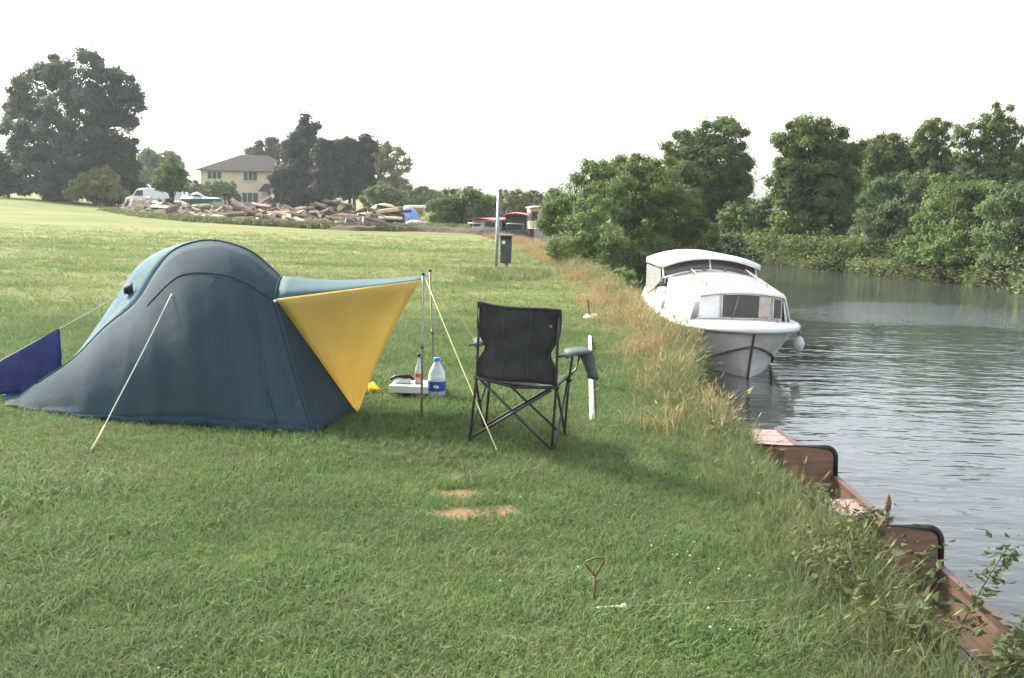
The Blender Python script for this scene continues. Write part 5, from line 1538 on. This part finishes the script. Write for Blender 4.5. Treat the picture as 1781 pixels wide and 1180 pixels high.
def scatter(name, label, cat, protos, pts, scale, seed=0, tilt=0.15):
    """points carry tufts (one object of uncountable growth)"""
    rng = np.random.default_rng(seed)
    n = len(pts)
    coll = bpy.data.collections.new(name + '_source')
    for p in protos: coll.objects.link(p)
    me = bpy.data.meshes.new(name)
    me.vertices.add(n); me.vertices.foreach_set('co', pts.astype(np.float32).ravel())
    a = me.attributes.new('rot', 'FLOAT_VECTOR', 'POINT')
    rot = np.stack([rng.normal(0, tilt, n), rng.normal(0, tilt, n), rng.uniform(0, 6.283, n)], 1).astype(np.float32)
    a.data.foreach_set('vector', rot.ravel())
    b = me.attributes.new('size', 'FLOAT', 'POINT'); b.data.foreach_set('value', np.broadcast_to(scale, n).astype(np.float32).copy())
    c = me.attributes.new('pick', 'INT', 'POINT'); c.data.foreach_set('value', rng.integers(0, len(protos), n).astype(np.int32))
    o = bpy.data.objects.new(name, me); COL.objects.link(o)
    g = bpy.data.node_groups.new(name + '_nodes', 'GeometryNodeTree')
    g.interface.new_socket('Geometry', in_out='INPUT', socket_type='NodeSocketGeometry')
    g.interface.new_socket('Geometry', in_out='OUTPUT', socket_type='NodeSocketGeometry')
    gi, go = g.nodes.new('NodeGroupInput'), g.nodes.new('NodeGroupOutput')
    ci = g.nodes.new('GeometryNodeCollectionInfo')
    ci.inputs['Collection'].default_value = coll
    ci.inputs['Separate Children'].default_value = True
    ci.inputs['Reset Children'].default_value = True
    ip = g.nodes.new('GeometryNodeInstanceOnPoints')
    ip.inputs['Pick Instance'].default_value = True
    def attr(nm, ty):
        k = g.nodes.new('GeometryNodeInputNamedAttribute'); k.data_type = ty; k.inputs['Name'].default_value = nm
        return [q for q in k.outputs if q.enabled][0]
    g.links.new(gi.outputs[0], ip.inputs['Points'])
    g.links.new(ci.outputs[0], ip.inputs['Instance'])
    g.links.new(attr('pick', 'INT'), ip.inputs['Instance Index'])
    e2r = g.nodes.new('FunctionNodeEulerToRotation')
    g.links.new(attr('rot', 'FLOAT_VECTOR'), e2r.inputs[0])
    g.links.new(e2r.outputs[0], ip.inputs['Rotation'])
    g.links.new(attr('size', 'FLOAT'), ip.inputs['Scale'])
    g.links.new(ip.outputs[0], go.inputs[0])
    md = o.modifiers.new('scatter', 'NODES'); md.node_group = g
    return tag(o, label, cat, kind='stuff')
def strewn(n, y0, y1, power, seed, side=1.6):
    """random ground points in front of the camera, denser near"""
    rng = np.random.default_rng(seed)
    y = y0 + (y1 - y0) * rng.random(n) ** power
    x = rng.uniform(-1, 1, n) * (0.53 * y + side)
    return x, y, rng
# lawn near the camera
x, y, rng = strewn(80000, 2.4, 13.5, 1.15, 1)
d = river_dist(x, y)
w = worn(x, y)
keep = (d > 0.05) & (w < 0.15 + 0.3 * rng.random(len(x)))
x, y = x[keep], y[keep]
sz = (0.75 + 0.6 * vnoise(x, y, 0.35, 8)) * (0.8 + 0.5 * vnoise(x, y, 1.6, 9)) * (1 + 0.04 * (y - 3))
protos = [tuft_mesh('lawn_tuft', 26, 0.075, 0.018, 0.050, 0.0045, 1.1, M_LAWN, k) for k in range(6)]
scatter('lawn_grass', 'short green lawn grass in front of the tent', 'grass', protos, np.stack([x, y, ground_z(x, y)], 1), sz, 1)
# the mown field
x, y, rng = strewn(45000, 12.5, 48, 1.35, 2, 3)
d = river_dist(x, y)
keep = (d > 0.05) & (x < 4) & (rng.random(len(x)) < (0.35 + 0.9 * vnoise(x * 0.35, y, 1.1, 4)) * sstep(47, 26, y))
x, y = x[keep], y[keep]
protos = [tuft_mesh('field_tuft', 20, 0.16, 0.025, 0.075, 0.011, 1.2, M_LAWNF, 20 + k) for k in range(5)]
scatter('field_grass', 'yellowing mown grass of the far field', 'grass', protos, np.stack([x, y, ground_z(x, y)], 1), (0.7 + 0.5 * rng.random(len(x))) * (1 + 0.012 * (y - 12)), 2)
# bank edge: points by distance to the water
def bank_pts(n, y0, y1, lo, hi, seed, power=1.0):
    rng = np.random.default_rng(seed)
    yy = y0 + (y1 - y0) * rng.random(n * 6) ** power
    xx = rng.uniform(-3.5, 3.2, n * 6)
    d = river_dist(xx, yy)
    k = (d > lo) & (d < hi)
    return xx[k][:n], yy[k][:n], d[k][:n], rng
x, y, d, rng = bank_pts(2600, 2.2, 7.0, -0.30, 0.5, 13, 1.5)
k = rng.random(len(x)) < np.clip(0.9 - np.maximum(d + 0.05, 0) / 0.4, 0.02, 1) * sstep(0.35, 0.7, vnoise(x, y, 0.35, 21)) * (0.25 + 0.75 * sstep(5.2, 4.0, y))
x, y, d = x[k], y[k], d[k]
wp = [leafy_mesh('bank_leaves', 40, 0.07, 0.15, 0.030, M_WEED2, 130 + q) for q in range(5)]
scatter('bank_weeds', 'dark leafy weeds crowding the bank edge above the punt', 'weeds', wp, np.stack([x, y, ground_z(x, y)], 1), 0.7 + 0.7 * rng.random(len(x)), 14, 0.3)
gp = [tuft_mesh('bank_tuft', 16, 0.07, 0.10, 0.30, 0.006, 0.75, M_BANKG, 40 + k, 0.06) for k in range(5)]
x, y, d, rng = bank_pts(15000, 2.2, 27, -0.22, 0.55, 3, 1.25)
k = rng.random(len(x)) < np.clip(1.15 - 1.3 * np.maximum(d - 0.15, 0) / 0.4, 0.1, 1)
x, y, d = x[k], y[k], d[k]
scatter('bank_grass', 'rank green grass along the edge of the near bank', 'grass', gp, np.stack([x, y, ground_z(x, y)], 1), (0.55 + 0.7 * rng.random(len(x))) * np.clip(1.1 - 0.8 * np.maximum(d, 0), 0.5, 1.2) * (0.72 + 0.33 * sstep(7.5, 10, y)), 3, 0.3)
dp = [tuft_mesh('straw_tuft', 16, 0.08, 0.12, 0.34, 0.006, 0.8, M_STRAW, 60 + k, 0.4) for k in range(5)]
x, y, d, rng = bank_pts(16000, 4.5, 46, -0.15, 1.15, 4, 0.9)
pr_ = 0.8 * sstep(6.0, 9.5, y) * (0.12 + 1.0 * sstep(0.40, 0.72, vnoise(x, y, 0.8, 12))) * np.clip(1.25 - np.maximum(d - 0.1, 0) / 0.75, 0, 1)
k = rng.random(len(x)) < pr_
x, y, d = x[k], y[k], d[k]
scatter('dry_grass', 'dry golden grass on the bank beside the cruiser', 'grass', dp, np.stack([x, y, ground_z(x, y)], 1), (0.55 + 0.55 * rng.random(len(x))) * np.clip(1.1 - 0.45 * np.maximum(d, 0), 0.4, 1.2), 4, 0.3)
# rough growth: far bank, foot of the heaps, round the bin
rng = np.random.default_rng(6)
xx = rng.uniform(5, 24, 60000); yy = rng.uniform(12, 60, 60000); dd = river_dist(xx, yy)
k = (dd > -0.45) & (dd < 3.2) & (rng.random(60000) < np.clip(1.2 - dd / 3.0, 0.1, 1) * 0.22)
xx, yy = xx[k], yy[k]
rp = [leafy_mesh('leafy_tuft', 40, 0.30, 0.45, 0.10, M_LEAF[('mid', 'fresh', 'dark', 'willow')[k]], 90 + k) for k in range(4)]
scatter('far_bank_growth', 'tangled green growth along the far bank of the river', 'undergrowth', rp, np.stack([xx, yy, np.maximum(ground_z(xx, yy), WATER_Z - 0.06)], 1), 0.7 + 0.8 * rng.random(len(xx)), 6, 0.2)
pts = []
for k in range(2600):
    u = rng.random(); p, d_ = on_line(float(u))
    pts.append((p.x + rng.normal(0, 0.3), p.y + rng.normal(0.1, 0.35)))
for k in range(700):
    u = rng.random(); p = G(690 + 195 * u, 399 + 8 * u); pts.append((p.x + rng.normal(0, 0.2), p.y + rng.normal(1.8, 0.9)))
pts = np.array(pts)
keep = rng.random(len(pts)) < 0.6
pts = pts[keep]
hp_ = [tuft_mesh('heap_tuft', 14, 0.2, 0.2, 0.5, 0.03, 0.6, M_BANKG, 100 + k) for k in range(3)] + [leafy_mesh('heap_leaves', 18, 0.3, 0.35, 0.16, M_WEED, 110 + k) for k in range(2)]
scatter('edge_weeds', 'rough weeds along the foot of the log heaps', 'weeds', hp_, np.stack([pts[:, 0], pts[:, 1], ground_z(pts[:, 0], pts[:, 1])], 1), 0.5 + 0.6 * rng.random(len(pts)), 7, 0.2)
c = G(882, 482)
n = 420
x = c.x + rng.normal(0, 0.42, n); y = c.y + rng.normal(0.2, 0.75, n)
scatter('bin_weeds', 'unmown weeds around the foot of the post and bin', 'weeds', [tuft_mesh('weed_tuft', 14, 0.1, 0.08, 0.26, 0.012, 0.7, M_BANKG, 120 + k) for k in range(3)], np.stack([x, y, ground_z(x, y)], 1), 0.6 + 0.6 * rng.random(n), 8, 0.25)

# ------------------------------------------------------------------ single weeds on the near bank
def weed(name, label, base, height, lean, n, leaf, seed, head=False, cat='weed'):
    rng = np.random.default_rng(seed)
    t = thing(name, label, cat, base)
    tip = V(*lean, height)
    pts = [V(0, 0, -0.03), tip * 0.35 + V(0, 0, 0.02), tip * 0.7 + V(0, 0, 0.02), tip]
    MB().tube(pts, [0.005, 0.0045, 0.0035, 0.002], 6).build('stem', plain('weed_stem', (0.09, 0.10, 0.045), 0.8), t, True)
    cen, nr = [], []
    n *= 3; leaf *= 0.62
    for k in range(n):
        u = 0.1 + 0.9 * k / (n - 1)
        p = tip * u + V(*rng.normal(0, leaf * 1.0, 3))
        cen.append(p); nr.append((0, 0, 1))
    v, f = leaf_cloud(np.array(cen), np.array(nr, float), leaf, 0.25, rng, 0.6)
    np_mesh('leaves', v, f, M_WEED, t)
    if head:
        MB().lathe([(0.002, 0), (0.016, 0.02), (0.018, 0.05), (0.010, 0.08), (0.002, 0.095)], tip - V(0, 0, 0.02), 8).build('seed_head', plain('seed_brown', (0.20, 0.13, 0.08), 0.9, 0.3, 40, 0.8, 120), t, True)
    return t
def bankspot(px, py, z=0.0):
    q = G(px, py, z); q.z = float(ground_z(q.x, q.y)); return q
weed('nettle', 'tall nettle with brown head standing out against the water by the punt', V(1.80, 4.72, -0.2), 0.36, (0.06, 0.05), 34, 0.07, 1, True)
weed('bramble', 'arching leafy bramble shoot at the right edge over the water', V(1.72, 3.75, -0.15), 0.42, (0.34, 0.22), 60, 0.065, 2)
weed('bramble', 'bushy bramble at the lower right corner above the punt stern', V(1.80, 3.45, -0.12), 0.22, (0.16, 0.12), 60, 0.07, 3)
weed('dock_plant', 'yellow green dock with broad leaves on the bank edge', V(1.72, 4.1, -0.08), 0.24, (0.05, 0.02), 30, 0.10, 4)
weed('nettle', 'low dark nettle between the seat backs of the punt', V(1.55, 5.0, -0.05), 0.24, (0.08, 0.0), 34, 0.07, 5)
weed('nettle', 'leafy nettle at the foot of the nearer seat back', V(1.68, 4.85, -0.1), 0.25, (0.10, -0.04), 40, 0.07, 6)
weed('dock_plant', 'small dock growing in the bank grass near the bottom edge', V(1.52, 3.5, -0.02), 0.17, (-0.03, 0.02), 26, 0.08, 7)
weed('nettle', 'nettle clump on the bank at the bottom right of the photograph', V(1.70, 3.2, -0.08), 0.25, (0.02, 0.02), 50, 0.075, 8)
M_CLOV = plain('clover_white', (0.62, 0.60, 0.46), 0.9, 0.25, 60, 0.6, 200)
cl = MB()
cl.ball((0, 0, 0.045), (0.0062, 0.0062, 0.0055), 8)
cl.tube([V(0, 0, -0.01), V(0.002, 0, 0.04)], 0.0012, 5, m=1)
c0 = cl.build('clover_flower', [M_CLOV, M_BANKG], None, True)
spots = [(1131, 938), (1133, 950), (1170, 962), (1178, 963), (1196, 958), (1200, 970), (1208, 940), (1265, 1078), (1232, 1064), (1268, 1004), (1200, 1014), (1235, 1100), (1157, 929), (1270, 1100), (1005, 988), (967, 1056), (302, 784), (540, 777), (422, 776), (905, 862), (870, 1014), (315, 1127), (276, 1162), (1305, 1000), (1250, 990), (735, 760), (1420, 945)]
for k, (a, b) in enumerate(spots):
    o = c0 if k == 0 else c0.copy()
    if k: COL.objects.link(o)
    q = G(a, b, 0.045); o.location = (q.x, q.y, float(ground_z(q.x, q.y))); o.scale = [0.55 + 0.45 * rng.random()] * 3
    tag(o, 'small white clover flower in the grass right of the handled stake' if a > 1100 else 'small white clover flower in the open lawn left of the handled stake', 'flower', 'clover flowers in the grass')

# ------------------------------------------------------------------ haze
hz = MB().box((0, 280, 11.5), (960, 720, 27))
m, t, out = nt('haze_air')
pv = t.nodes.new('ShaderNodeVolumePrincipled')
pv.inputs['Color'].default_value = (0.84, 0.93, 1.0, 1)
pv.inputs['Density'].default_value = 0.00036
pv.inputs['Anisotropy'].default_value = 0.2
t.links.new(pv.outputs[0], out.inputs['Volume'])
haze = hz.build('haze', m)
tag(haze, 'pale summer haze over the river meadow', 'haze', kind='stuff')
